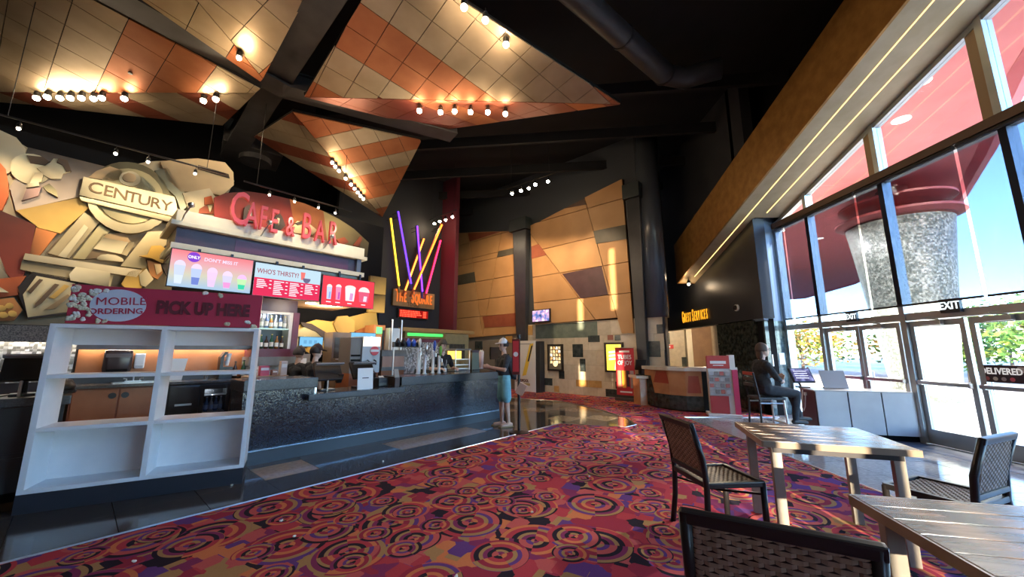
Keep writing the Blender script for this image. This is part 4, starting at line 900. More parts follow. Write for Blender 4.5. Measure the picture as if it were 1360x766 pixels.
# CENTURY lettering along the banner, carved dark
INK = mat('mural_ink', (.10,.06,.025), .8)
for k, ch in enumerate('CENTURY'):
    t = -2.0 + 1.18*(k+.5)/7; z = 4.64 - .06*(k-3)/7
    text('letter', ch, .30, INK, mu, (t+1.6, -.235, z), (PI/2, .0, 0), extrude=.006, bold=.003, sx=.95)
bstruct('ceiling_kitchen', box(1.35,2.75,2.2,4.0,2.72,2.80), mottled('kitchen_soffit_tan', (.36,.20,.10), (.44,.26,.14), 4, .5))
for t_ in (1.7,2.4): obj('added_downlight', MB().lathe([(.12,2.705),(.12,2.722)], (t_,2.7,0), 16), emit('added_soffit_lamp2', (1,.92,.8), 5), bpy.data.objects['ceiling_kitchen'])  # glowing discs added to go with the kitchen fill lamps
relief('yellow_mural', 'golden mural of rounded shapes under the menu screens', YELLOW, 4.06, 3.0)
relief('arched_mural', 'red to olive arched mural behind the café lettering', ARCH, 3.66, 1.6)
tw_ = thingB('tan_wall_fin', 'tan panelled wall end behind the last menu screen', 'wall panel', 3.75, 4.0)
for k in range(2): obj('panel', box(0,.52,-.12,.0,2.76+k*.55+.01,2.76+(k+1)*.55-.01), mottled('mural_amber2', (.42,.30,.12), (.55,.40,.17), 2, .7), tw_)
# ------------------------------------------------------------------ café header, letters, menu screens
MAG = mottled('plum_recess', (.030,.012,.022), (.055,.018,.035), 3, .4)
hd = thingB('cafe_header', 'long cream and plum header box over the menu screens', 'header', -.92, 1.95)
obj('core', box(.04,3.36,.06,1.2,3.3,3.98), MAG, hd)
obj('cornice', box(0,3.44,-.03,1.25,3.86,4.06), CREAM, hd, bevel=.01); obj('cornice_lip', box(-.06,3.50,-.08,1.28,3.77,3.85), CREAM, hd, bevel=.01)
obj('cornice', box(-.02,3.46,-.05,1.22,3.36,3.46), CREAM, hd, bevel=.01); obj('cornice_lip', box(.06,3.40,.0,1.2,3.29,3.35), mottled('grey_green_trim', (.28,.30,.24), (.36,.38,.30), 4, .5), hd)
obj('recess_panel', box(.9,3.1,.05,.07,3.50,3.72), mat('magenta_panel', (.10,.015,.05), .4), hd)
obj('end_post', box(3.28,3.38,-.02,.08,3.46,3.77), mat('header_blue_grey', (.10,.12,.17), .4), hd)
obj('added_soffit_lamp', MB().lathe([(.16,3.27),(.16,3.29)], (1.9,.6,0), 18), emit('added_soffit_lamp', (1,.9,.75), 6), hd)  # glowing disc added as a fitting for the fill lamps
for t_, o_, e_ in ((1.1,1.6,10),(2.2,3.0,34),(3.3,2.6,22),(-.7,2.2,22)): lamp('POINT', 'cafe_fill_lamp', BT(t_,o_,2.55 if t_ > 0 else 3.2), e_, (1.0,.84,.62), .12)  # unseen fill lamps added to brighten the back bar and kitchen
obj('added_soffit_lamp', MB().lathe([(.16,3.27),(.16,3.29)], (.22,.25,0), 18), emit('added_soffit_lamp'), hd)
sg = thingB('cafe_bar_sign', 'tall red raised letters reading CAFE & BAR above the menu screens', 'sign', -.12, 1.88, 3.94)
REDL = mat('red_letters', (.50,.05,.05), .35, emit=(.6,.03,.03), es=.15)
for ch, t, h, dz, sx in (('C',.06,.66,.0,.55),('A',.27,.52,.0,.5),('F',.46,.50,.0,.5),('E',.66,.50,-.01,.5),('&',.96,.42,.0,.55),('B',1.27,.58,.0,.5),('A',1.55,.50,.0,.5),('R',1.83,.54,.0,.5)):
    text('letter', ch, h*1.38, REDL, sg, (t,-.03,h/2+dz), extrude=.04, sx=sx*.88, bold=.004)
for k in range(3):
    fl = thingB('header_floodlight', 'small chrome arm floodlight clipped to the café header', 'floodlight', (-.84,.35,1.55)[k], 1.78, 3.98, 'floodlights on the café header')
    obj('arm', MB().tube([(0,.1,-.12),(0,-.05,-.06),(.05,-.12,.08)], .012, 6), STEEL, fl); obj('head', MB().ell((.06,-.13,.12), (.05,.06,.05)), STEEL, fl, smooth=True)
    lamp('SPOT', 'header_flood', BT((-.5,.9,2.0)[k],1.35,4.5), 14, (1.0,.86,.62), .05, tuple(BT((-.5,.9,2.0)[k],1.95,3.75)), 2.2, .9)
# menu screens
def menu(label, t0, t1, z0, z1):
    m = thingB('menu_screen', label, 'menu screen', t0, 1.85, z0, 'menu screens over the counter')
    obj('housing', box(0,t1-t0,-.03,.04,0,z1-z0), PLASTIC, m, bevel=.005)
    obj('hanger', box((t1-t0)*.3,(t1-t0)*.3+.04,.02,.06,z1-z0-.1,3.40-z0), DARKM, m); obj('hanger', box((t1-t0)*.7,(t1-t0)*.7+.04,.02,.06,z1-z0-.1,3.40-z0), DARKM, m)
    return m, t1-t0, z1-z0
def lit(n, c=None, s=.5): return emit('screen_'+n, c, s)
m1, w, h = menu('menu screen of five pastel frozen drinks on a pink and blue ground', -.93, .27, 2.68, 3.34)
def grad_mat():
    m = bpy.data.materials.new('screen_gradient'); m.use_nodes = True; nt = m.node_tree; nt.nodes.clear()
    out = nt.nodes.new('ShaderNodeOutputMaterial'); e = nt.nodes.new('ShaderNodeEmission'); e.inputs[1].default_value = .45
    tc = nt.nodes.new('ShaderNodeTexCoord'); s = nt.nodes.new('ShaderNodeSeparateXYZ'); nt.links.new(tc.outputs['Generated'], s.inputs[0])
    r = nt.nodes.new('ShaderNodeValToRGB'); el = r.color_ramp.elements; el[0].color = (.42,.62,.85,1); el[1].color = (.95,.25,.28,1)
    a = el.new(.35); a.color = (.72,.70,.55,1); a = el.new(.7); a.color = (.90,.45,.50,1)
    nt.links.new(s.outputs[2], r.inputs[0]); nt.links.new(r.outputs[0], e.inputs[0]); nt.links.new(e.outputs[0], out.inputs[0]); return m
scr = obj('screen', box(.012,w-.012,-.034,-.03,.012,h-.012), grad_mat(), m1)
pal = [(.62,.70,.98),(.52,.62,.92),(.85,.62,.88),(.70,.66,.95),(.55,.85,.45)]; low = [(.70,.80,1.0),(.18,.25,.65),(.80,.60,.95),(.85,.35,.70),(.05,.65,.40)]
for k in range(5):
    x = .14+k*.225; zt = .50-.03*k
    cup = obj('cup_print', MB().prism([(x-.045,.06),(x+.045,.06),(x+.075,zt-.12),(x-.075,zt-.12)], -.037, -.034), lit('cup%d'%k, pal[k]), m1)
    obj('cup_band', MB().prism([(x-.045,.07),(x+.045,.07),(x+.056,.07+(zt-.19)*.45),(x-.056,.07+(zt-.19)*.45)], -.039, -.037), lit('band%d'%k, low[k]), cup)
    obj('foam', MB().prism([(x+.075*math.cos(a*PI/8),zt-.12+.09*math.sin(a*PI/8)) for a in range(9)], -.038, -.034), lit('foam%d'%k, [(.80,.72,1.0),(.88,.70,.98),(.93,.66,.95),(.88,.70,1.0),(.92,.55,.95)][k]), cup)
lit('white', (.95,.92,1))
bd = obj('badge', MB().tube([(.31,-.040,.55),(.31,-.034,.55)], .088, 24), lit('purple', (.24,.06,.62)), m1); text('lettering', 'ONLY', .07, lit('white', (.95,.92,1)), bd, (.31,-.042,.545), sx=.85, extrude=.001, bold=.003)
text('lettering', "DON'T MISS IT", .085, lit('paleblue', (.85,.72,.92)), m1, (.70,-.036,.535), sx=.9, extrude=.001, bold=.002)
m2, w, h = menu("red and white menu screen headed WHO'S THIRSTY", .29, 1.53, 2.66, 3.32)
obj('screen', box(.012,w-.012,-.034,-.03,.012,h-.012), lit('paleskyblue', (.60,.80,.93), .45), m2)
obj('red_field', box(.012,w-.012,-.037,-.034,.012,.36), lit('menured', (.85,.04,.12), .45), m2)
text('lettering', "WHO'S THIRSTY?", .135, lit('darkred', (.45,.06,.10), .4), m2, (.42,-.036,.49), sx=.72, extrude=.001, bold=.001)
for c in range(4):
    for r in range(8):
        if (c,r) in ((0,5),(0,6),(0,7),(3,6),(3,7)): continue
        ww = .12+.06*((r*5+c*3)%4)/3
        obj('menu_line', box(.06+c*.29,.06+c*.29+ww,-.039,-.037,.31-r*.036,.328-r*.036), lit('white'), m2)
        if r % 2 == 0: obj('menu_price', box(.27+c*.29,.31+c*.29,-.039,-.037,.31-r*.036,.328-r*.036), lit('white'), m2)
obj('cup_print', MB().prism([(.84,.42),(.90,.42),(.915,.58),(.825,.58)], -.037, -.034), lit('cupred', (.85,.20,.18)), m2); obj('glass_print', MB().prism([(.95+.075*math.cos(PI+a*PI/10),.46+.10*math.sin(PI+a*PI/10)) for a in range(11)], -.038, -.034), lit('navy', (.10,.09,.16), .8), m2)
m3, w, h = menu('all red menu screen of popcorn bags and cups', 1.56, 2.78, 2.60, 3.26)
obj('screen', box(.012,w-.012,-.034,-.03,.012,h-.012), lit('menured2', (.90,.06,.09), .5), m3)
WH = lit('white')
for k, (x, ww, hh, c) in enumerate(((.16,.055,.27,'cupblue'),(.36,.06,.29,'cuppink'),(.63,.12,.30,'tubwhite'),(.96,.13,.24,'tubred'))):
    col_ = dict(cupblue=(.62,.68,.95), cuppink=(.88,.30,.50), tubwhite=(.90,.86,.95), tubred=(.80,.12,.22))[c]
    tb = obj('tub_print', MB().prism([(x-ww*.8,.14),(x+ww*.8,.14),(x+ww,.14+hh),(x-ww,.14+hh)], -.038, -.034), lit(c, col_), m3)
    obj('top_print', MB().prism([(x+ww*1.05*math.cos(a*PI/8),.14+hh+(.06 if k!=3 else .12)*math.sin(a*PI/8)) for a in range(9)], -.040, -.036), lit('creamtop', (.95,.82,.80)), tb)
    obj('tub_stripe', MB().prism([(x-ww*.1,.16),(x+ww*.5,.16),(x+ww*.6,.14+hh*.6),(x,.14+hh*.6)], -.041, -.038), lit('stripe%d'%k, [(.35,.40,.80),(.60,.10,.45),(.75,.35,.65),(.85,.75,.95)][k]), tb)
    obj('menu_line', box(x-.05,x+.05,-.038,-.034,.07,.09), WH, m3)
# ------------------------------------------------------------------ back of the café
ORW = mottled('orange_wood', (.36,.125,.038), (.44,.165,.055), 3, .4); ORW2 = mottled('orange_wood_side', (.30,.085,.025), (.34,.10,.03), 3, .45)
GREYL = mottled('grey_ledge', (.15,.145,.14), (.19,.185,.18), 8, .5); SPECK = mottled('speckled_granite', (.05,.045,.04), (.26,.23,.19), 70, .35, 0, 0, 8)
bw = bstruct('wall_backbar', box(-6,.62,2.66,2.8,0,2.0), mat('backbar_wall', (.08,.06,.05), .7))
obj('glitter_panel', box(-6,-1.78,2.60,2.66,1.15,1.78), MOSAICL, bw); obj('speckle_band', box(-6,-1.78,2.58,2.66,1.78,1.98), SPECK, bw)
obj('wood_panel', box(-1.75,-.62,2.61,2.66,1.12,1.68), ORW, bw); obj('wood_panel', box(-.61,.62,2.61,2.66,1.12,1.68), ORW, bw)
obj('ledge', box(-1.78,.62,2.45,2.66,1.68,1.86), GREYL, bw, bevel=.008); obj('glitter_strip', box(-1.78,.62,2.60,2.66,1.87,2.02), MOSAICL, bw)
obj('added_strip_light', box(-6,-1.8,2.50,2.57,1.765,1.779), emit('white_strip', (1,.93,.82), 9), bw); obj('added_strip_light', box(-1.75,.6,2.50,2.57,1.665,1.679), emit('white_strip'), bw)  # glow strips added under the ledges to brighten the back bar wall
obj('added_ledge_lip', box(-1.78,.62,2.44,2.455,1.635,1.70), GREYL, bw); obj('added_ledge_lip', box(-6,-1.78,2.41,2.425,1.74,1.98), SPECK, bw)  # lips added to keep the glow strips out of view
obj('shelf_lip', box(-6,-1.78,2.42,2.60,1.78,1.98), SPECK, bw)
obj('mural_shelf', box(-6,.62,2.66,4.0,1.94,2.0), BLACK, bw)
bc = thingB('back_counter', 'orange wood back counter with two doors and a dark worktop', 'counter', -1.75, 2.05)
obj('carcass', box(0,1.0,.02,.54,.1,1.05), ORW2, bc); obj('worktop', box(-.05,2.0,-.03,.54,1.05,1.098), mottled('dark_worktop', (.05,.045,.04), (.09,.08,.07), 30, .25), bc, bevel=.006); obj('plinth', box(0,1.0,.06,.58,0,.1), BLACK, bc)
obj('backsplash', box(-.05,2.0,.52,.54,1.10,1.25), mat('splash_dark', (.06,.06,.06), .3), bc)
for x in (.02,.51):
    d = obj('door', box(x,x+.47,-.0,.03,.13,1.03), ORW, bc, bevel=.005)
    obj('finger_pull', MB().tube([(x+(.41 if x < .3 else .06),-.012,.93),(x+(.41 if x < .3 else .06),.0,.93)], .045, 18), PLASTIC, d)
cs = thingB('corner_cabinet', 'orange wood cabinet end beside the dark service counter', 'cabinet', -1.98, 1.4)
obj('carcass', box(0,.16,0,.56,.05,1.02), ORW2, cs); obj('worktop', box(-.02,.17,-.02,.58,1.02,1.07), mat('worktop_wood', (.30,.13,.05), .4), cs)
fc = thingB('sink_faucet', 'chrome two-handle faucet on the back counter', 'faucet', -1.08, 2.53, 1.10)
obj('spout', MB().tube([(0,0,0),(0,0,.12),(0,-.05,.16),(0,-.12,.13)], .012, 8), STEEL, fc); obj('base', box(-.1,.1,-.03,.03,0,.02), STEEL, fc)
for s in (-1,1): obj('handle', MB().tube([(s*.08,0,.0),(s*.08,0,.05),(s*.12,-.02,.06)], .01, 6), STEEL, fc)
sk = thingB('steel_sink', 'stainless sink set in the back counter', 'sink', -1.35, 2.12, 1.10)
obj('rim', MB().box(0,.6,0,.04,0,.012).box(0,.6,.32,.36,0,.012).box(0,.04,.04,.32,0,.012).box(.56,.6,.04,.32,0,.012), STEEL, sk); obj('bowl', box(.04,.56,.04,.32,.001,.004), DARKM, sk)
pt = thingB('towel_dispenser', 'dark rounded paper towel dispenser on the orange wall', 'dispenser', -1.47, 2.62, 1.27)
obj('cover', MB().prism([(0,-.22),(.0,0),(.36,0),(.36,-.05)],0,0) if False else MB().box(0,.34,-.22,-.02,.0,.36), mat('smoke_plastic', (.05,.035,.035), .2), pt, bevel=.06, smooth=True); obj('slot', box(.05,.29,-.225,-.2,.015,.05), BLACK, pt)
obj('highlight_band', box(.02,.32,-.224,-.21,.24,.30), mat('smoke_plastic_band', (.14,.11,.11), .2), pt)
sp_ = thingB('soap_dispenser', 'white soap dispenser beside the towel dispenser', 'dispenser', -1.10, 2.62, 1.30)
obj('cover', box(0,.13,-.10,-.01,.02,.27), WHITE, sp_, bevel=.025); obj('push_bar', box(.02,.11,-.115,-.09,.02,.07), mat('soap_grey', (.5,.5,.5), .4), sp_)
ns = thingB('paper_notice', 'white paper notice leaning at the orange wall', 'notice', -.68, 2.5, 1.10)
obj('sheet', MB().prism([(0,0),(.22,0),(.27,.38),(.05,.38)], -.02, -.014), PAPER, ns)
fr_ = thingB('bar_cooler', 'black two-bay bar cooler with bottles behind glass', 'fridge', -.70, 2.0)
obj('carcass', MB().box(0,.88,.35,.55,.08,1.04).box(0,.04,0,.55,.08,1.04).box(.42,.46,0,.55,.08,1.04).box(.84,.88,0,.55,.08,1.04).box(0,.88,0,.55,1.0,1.04).box(0,.88,0,.55,.04,.1), PLASTIC, fr_)
obj('door', box(.03,.43,-.03,.0,.12,1.02), mat('cooler_door', (.022,.02,.02), .18), fr_, bevel=.006); obj('handle', box(.12,.34,-.05,-.03,.70,.73), STEEL, fr_); obj('kick_grille', box(.02,.86,-.01,.02,.0,.08), DARKM, fr_)
gd = obj('glass_door', MB().box(.45,.5,-.03,0,.12,1.02).box(.82,.87,-.03,0,.12,1.02).box(.5,.82,-.03,0,.95,1.02).box(.5,.82,-.03,0,.12,.18), mat('cooler_door'), fr_)
obj('pane', box(.5,.82,-.02,-.014,.18,.95), see_through('cooler_glass', (.9,.92,.94), (1,1,1), .08), gd)
for z in (.55,.84): obj('shelf', box(.47,.84,.02,.34,z-.01,z), STEEL, fr_)
lamp('POINT', 'cooler_light', BT(-.05,2.12,.9), 1.5, (.8,.9,1), .03)
BOT = {}
def bottle(label, t, o, z, h, m, cap, lab, group, r=.032):
    key = (round(h,2), r)
    b_ = thingB('bottle', label, 'bottle', t, o, z, group)
    obj('glass', MB().lathe([(r,0),(r,h*.55),(r*.4,h*.75),(r*.38,h*.95)], n=12), m, b_, smooth=True); obj('cap', MB().lathe([(r*.45,h*.93),(r*.45,h)], n=10), cap, b_)
    obj('label', MB().lathe([(r*1.04,h*.15),(r*1.04,h*.45)], n=12), lab, b_)
BR = mat('brown_glass', (.06,.025,.01), .1); BLU = mat('blue_glass', (.10,.16,.30), .15); GRN = mat('green_glass', (.03,.10,.03), .1); CLR = mat('clear_liquor', (.35,.36,.36), .1); AMB = mat('amber_liquor', (.35,.13,.02), .1); YEL = mat('yellow_liquor', (.55,.42,.05), .15)
LW = mat('label_white', (.75,.72,.66), .7); LB = mat('label_blue', (.25,.33,.5), .6); GC = mat('cap_gold', (.6,.42,.12), .35, .6); BC = mat('cap_black', (.02,.02,.02), .4); SC = mat('cap_silver', (.6,.6,.62), .3, .7)
for k in range(5): bottle('small blue-labelled bottle on the cooler shelf', -.19+.068*k, 2.15, .551, .25, BLU if k % 2 else CLR, SC, LB, 'bottles on the cooler upper shelf')
for k in range(4): bottle('small brown bottle low in the cooler', -.17+.09*k, 2.2, .101, .3, BR if k % 2 else AMB, GC, LW, 'bottles on the cooler floor')
bn_ = thingB('cup_rack', 'black angled rack of white cups on the back counter', 'rack', .02, 2.3, 1.10)
obj('frame', MB().prism([(0,0),(.05,0),(.05,.42),(.12,.50),(.06,.50),(0,.40)], -.1, .1), PLASTIC, bn_); obj('tray', box(.04,.2,-.1,.1,.0,.22), PLASTIC, bn_)
for k in range(3): obj('cup', MB().lathe([(.03,0),(.045,.09)], (.12+.01*k,0,.24+.07*k), 14), WHITE, bn_)
bottle('white labelled bottle beside the cup rack', .28, 2.3, 1.10, .32, BR, BC, LW, 'bottles on the back counter', .04)
bottle('dark wine bottle with a pale label on the back counter', .42, 2.32, 1.10, .34, GRN, BC, LW, 'bottles on the back counter', .04)
gl_ = thingB('glass_tumbler', 'clear tumbler on the back counter', 'glass', -.16, 2.25, 1.10)
obj('wall', MB().lathe([(.035,0),(.045,.16),(.042,.16),(.032,.01)], n=16), see_through('tumbler', (.85,.87,.88), (1,1,1), .2), gl_)
bk = thingB('white_bag', 'crumpled white bag on the back counter', 'bag', .50, 2.15, 1.10)
obj('body', MB().prism([(0,0),(.16,0),(.2,.12),(.12,.2),(.03,.16)], -.06, .06), PAPER, bk, bevel=.02)
# plum liquor cabinet with a glass shelf
PLUM = mottled('plum_cabinet', (.10,.012,.025), (.14,.018,.035), 4, .4); PLUMD = mottled('dark_plum', (.035,.012,.022), (.05,.018,.03), 4, .45)
lc = thingB('liquor_cabinet', 'plum wall cabinet with bottles on a glass shelf', 'cabinet', .50, 2.2)
obj('top_panel', box(-.02,.74,-.02,.5,2.42,2.68), PLUMD, lc); obj('bottom_rail', box(-.02,.82,-.04,.5,1.50,1.66), PLUM, lc); obj('side_panel', box(.68,.80,-.02,.5,1.66,2.42), PLUM, lc)
obj('inner_frame', MB().box(0,.66,0,.03,2.37,2.42).box(.62,.68,0,.4,1.66,2.42), mat('cabinet_trim', (.55,.50,.46), .4), lc); obj('back', box(0,.66,.38,.42,1.66,2.42), mat('cabinet_back', (.06,.075,.085), .3), lc)
obj('glass_shelf', box(0,.62,.02,.38,2.06,2.075), mat('shelf_glass', (.4,.6,.55), .1, emit=(.6,.85,.8), es=.25), lc)
obj('ledge', box(-.05,.85,-.06,.5,1.33,1.50), GREYL, lc)
tb_ = obj('tile_back', box(-.05,.85,.3,.34,1.02,1.33), mat('joint_grey', (.3,.3,.3), .6), lc)
for k in range(2): obj('white_tile', box(-.03+k*.43,.37+k*.43,.28,.30,1.04,1.31), mat('white_tile', (.75,.74,.70), .3), tb_)
for k in range(7): bottle('assorted liquor bottle on the upper glass shelf', .56+.085*k, 2.32, 2.077, .26+.03*(k%3), (YEL,CLR,BLU,AMB,CLR,BLU,CLR)[k], (GC,BC,SC)[k%3], LW, 'bottles on the upper glass shelf', .034)
for k in range(6): bottle('assorted liquor bottle on the lower cabinet shelf', .57+.095*k, 2.32, 1.662, .30-.02*(k%3), (CLR,GRN,BR,GRN,AMB,BR)[k], (BC,GC)[k%2], LW, 'bottles on the lower cabinet shelf', .036)
lamp('POINT', 'cabinet_light', BT(.8,2.3,2.36), 3, (.9,.95,1), .04)
# serving bench under the cabinet with small boxes
sbn = thingB('serving_bench', 'narrow wood serving bench behind the raised counter', 'bench', .30, 1.5)
obj('top', box(0,.66,0,.42,1.12,1.16), mottled('bench_wood', (.40,.26,.16), (.48,.32,.2), 4, .5), sbn); obj('body', box(.03,.63,.03,.40,0,1.12), ORW2, sbn)
for k, (x, w_, h_, c) in enumerate(((.02,.10,.12,(.6,.45,.25)),(.16,.15,.18,(.55,.10,.16)),(.36,.09,.1,(.25,.16,.12)),(.50,.11,.26,(.62,.55,.5)))):
    bx_ = thingB('snack_box', ['tan snack box on the serving bench','pink snack carton on the serving bench','small brown box on the serving bench','tall pale cup box on the serving bench'][k], 'box', .35+x, 1.6, 1.16, 'boxes on the serving bench')
    obj('carton', box(0,w_,0,.12,0,h_), mat('snack%d'%k, c, .6), bx_, bevel=.006); obj('flap', box(.01,w_-.01,-.004,.0,h_*.55,h_*.8), PAPER, bx_)

# ------------------------------------------------------------------ service counters
cc = thingB('concession_counter', 'long dark mosaic concession counter with a blue-grey top', 'counter', 0, 0)
bd_ = MB().box(-.12,.86,.0,.62,.20,1.03).box(.86,2.46,0,.62,.20,.84).box(2.46,5.40,0,.62,.20,.95)
obj('mosaic_front', bd_, MOSAIC, cc)
obj('kick_base', MB().box(-.12,5.42,-.02,.6,0,.185), KICK, cc); obj('trim_strip', box(-.13,5.43,-.035,.0,.185,.205), mat('blue_steel', (.25,.33,.42), .25, .8), cc)
obj('countertop', box(-.14,.88,-.06,.66,1.03,1.19), CTOP, cc, bevel=.012)
obj('countertop', box(.72,2.46,-.16,.66,.84,.938), CTOP, cc, bevel=.012); obj('countertop', box(2.44,5.46,-.06,.66,.95,1.118), CTOP, cc, bevel=.012)
obj('return_wing', MB().box(4.62,5.40,.62,2.6,0,.95), MOSAIC, cc); obj('countertop', box(4.58,5.46,.66,2.65,.95,1.118), CTOP, cc, bevel=.012)
obj('ledge_cheek', box(.86,.90,.02,.6,.94,1.03), STEEL, cc); obj('upstand', box(2.40,2.46,.1,.62,.94,1.12), PLASTIC, cc)
lcn = thingB('service_counter', 'black service counter behind the pick-up shelf', 'counter', -6, .36)
obj('body', box(0,4.22,0,.65,.10,1.0), mat('counter_black', (.012,.012,.013), .3), lcn); obj('top', box(-.02,4.26,-.08,.68,1.0,1.10), mottled('dark_speckle_top', (.025,.025,.026), (.06,.06,.06), 50, .3), lcn, bevel=.01)
obj('kick', box(0,4.2,.05,.6,0,.1), BLACK, lcn); obj('seam', box(0,4.22,-.004,.0,.50,.51), DARKM, lcn)
for k in range(3): obj('panel', box(.1+k*1.4,1.4+k*1.4,-.012,.0,.14,.46), mat('counter_black'), lcn)
def pos(label, t, o, z, rot, s=1, group='point of sale terminals'):
    p = thingB('sales_terminal', label, 'terminal', t, o, z, group, rot)
    obj('base', box(-.12*s,.12*s,-.1,.12,0,.03), PLASTIC, p, bevel=.01); obj('neck', MB().tube([(0,.05,.02),(0,.0,.2),(0,-.06,.28)], .028, 8), PLASTIC, p)
    m = Matrix.Rotation(-.55,3,'X')
    obj('screen_housing', MB().obox((0,-.02,.32), .46*s, .05, .34, m), PLASTIC, p, bevel=.012); obj('bezel_edge', MB().obox((0,-.10,.45), .47*s, .055, .02, m), mat('bezel_grey', (.25,.25,.26), .3), p)
    obj('card_reader', MB().obox((.2*s,-.05,.2), .09, .05, .16, (.4,0,.2)), PLASTIC, p); obj('cable', MB().tube([(0,.1,.03),(-.08,.0,.02),(-.15,-.1,.01)], .008, 5), PLASTIC, p)
    obj('stand_column', MB().tube([(-.02,-.1,.0),(-.02,-.1,.2)], .014, 8), STEEL, p)
    return p
pos('black sales terminal seen from behind, beside the raised counter', 1.16, .28, .94, .0)
pos('black sales terminal behind the white counter card', 1.80, .30, .94, .1)
pos('black sales terminal on the black service counter', -2.12, .62, 1.10, .0, .8)
wcard = thingB('counter_card', 'plain white card standing before a sales terminal', 'card', 1.55, -.06, .94)
obj('sheet', MB().obox((.14,0,.187), .29, .006, .37, (-.08,0,0)), PAPER, wcard); obj('foot', box(.05,.23,-.03,.05,0,.008), PAPER, wcard)
obj('print_line', MB().obox((.14,-.008,.2), .12, .002, .015, (-.08,0,0)), mat('print_ink', (.05,.05,.07), .6), wcard)
pr = thingB('receipt_printer', 'black receipt printer at the end of the lower counter', 'printer', 2.17, .26, .94)
obj('body', box(-.10,.10,-.12,.14,0,.17), PLASTIC, pr, bevel=.025); obj('receipt', MB().obox((-.02,-.05,.19), .1, .07, .004, (.3,0,0)), PAPER, pr); obj('panel', MB().obox((.0,-.12,.1), .15, .01, .05, (-.2,0,0)), DARKM, pr)
kp = thingB('payment_keypad', 'brown backed payment keypad on a stand', 'keypad', 2.36, .0, .94)
obj('stand', box(-.05,.05,-.03,.05,0,.18), mat('keypad_brown', (.06,.03,.025), .5), kp); obj('keypad', MB().obox((-.03,-.03,.25), .09, .03, .17, (-.5,0,-.2)), mat('keypad_grey', (.32,.30,.28), .4), kp)
dsk = thingB('dark_bin', 'round black bin lid on the black service counter', 'bin', -1.86, .78, 1.10)
obj('lid', MB().lathe([(.13,0),(.14,.08),(.10,.16),(.02,.18)], n=18), PLASTIC, dsk, smooth=True); obj('rim', MB().lathe([(.15,-.0),(.15,.03)], n=18), DARKM, dsk)
# drink machine, copper box, taps
dmn = thingB('frozen_drink_machine', 'white frozen drink machine with a red round badge', 'drink machine', 2.05, 1.3)
obj('pedestal', box(0,.65,0,.6,0,1.15), ORW2, dmn); obj('grey_side', box(.0,.24,.02,.55,1.15,1.9), mat('machine_taupe', (.16,.13,.11), .4), dmn)
obj('front', box(.24,.66,-.03,.55,1.15,1.93), mat('machine_silver', (.42,.46,.50), .3), dmn, bevel=.012); obj('lit_head', box(.25,.65,-.036,-.03,1.72,1.92), mat('machine_lit', (.8,.75,.6), .5, emit=(1,.85,.6), es=.8), dmn)
bdg = obj('badge', MB().tube([(.52,-.045,1.62),(.52,-.03,1.62)], .10, 22), mat('badge_red', (.65,.05,.06), .4), dmn); obj('badge_band', box(.42,.62,-.05,-.045,1.6,1.65), WHITE, bdg)
obj('vents', MB().box(.02,.22,-.0,.02,1.3,1.34).box(.02,.22,0,.02,1.4,1.44).box(.02,.22,0,.02,1.5,1.54), BLACK, dmn)
for k in range(2): obj('tap', MB().tube([(.36+k*.16,-.05,1.42),(.36+k*.16,-.12,1.40),(.36+k*.16,-.12,1.32)], .015, 8), PLASTIC, dmn)
cb = thingB('copper_station', 'copper and grey serving station beside the drink machine', 'station', 2.78, 1.3)
obj('body', box(0,.58,0,.5,0,1.26), ORW2, cb); obj('copper_panel', box(.0,.56,-.02,.0,1.26,1.5), mottled('copper_face', (.40,.20,.14), (.46,.25,.18), 4, .4), cb); obj('core', box(.02,.54,.0,.48,1.26,1.5), GREYL, cb)
obj('grey_top', box(-.04,.60,-.05,.52,1.5,1.64), GREYL, cb, bevel=.008); obj('grey_base', box(-.02,.58,-.04,.5,1.18,1.26), GREYL, cb)
hf = thingB('brown_oven', 'brown oven cabinet behind the café staff', 'oven', 2.35, 2.9)
obj('case', box(0,.46,0,.5,0,2.08), mottled('oven_brown', (.17,.11,.07), (.22,.15,.10), 4, .4), hf); obj('door', box(.05,.41,-.02,.0,1.45,1.95), mat('oven_dark', (.05,.04,.035), .25), hf); obj('handle', MB().tube([(.08,-.05,1.42),(.38,-.05,1.42)], .012, 8), STEEL, hf)
for k in range(3):
    rk = thingB('pickup_rack', ['steel rack panel with a paper list near the staff','steel rack panel behind the terminals','pale rack panel beside the oven'][k], 'rack', (2.45,2.95,1.5)[k], (2.3,2.75,3.0)[k])
    obj('panel', box(0,.4,0,.03,0,1.55), mat('rack_grey', (.28,.25,.22), .4), rk); obj('list', box(.08,.32,-.01,.0,1.1,1.45), PAPER, rk); obj('shelf', box(0,.4,-.25,.0,1.0,1.03), ORW, rk)
def bscreen(label, t0, t1, z0, z1, o=3.4):
    s = thingB('order_screen', label, 'screen', t0, o, z0, 'pale blue order screens in the kitchen')
    obj('housing', box(0,t1-t0,0,.06,0,z1-z0), PLASTIC, s); obj('screen', box(.01,t1-t0-.01,-.004,.0,.01,z1-z0-.01), lit('orderblue', (.22,.55,.85), .5), s)
    for k in range(3): obj('ticket', box(.1+k*.12,.17+k*.12,-.006,-.004,(z1-z0)*.3,(z1-z0)*.65), lit('orderdark', (.10,.25,.40), .8), s)
    obj('arm', MB().tube([((t1-t0)/2,.06,.1),((t1-t0)/2,.5,.1)], .02, 6), DARKM, s)
bscreen('pale blue order screen behind the capped worker', 1.77, 2.33, 1.72, 1.97); bscreen('pale blue order screen above the drink machine', 2.84, 3.54, 1.80, 2.10, 3.0)
yb = thingB('food_warmer', 'lit yellow food warmer in the kitchen', 'warmer', 2.86, 3.3)
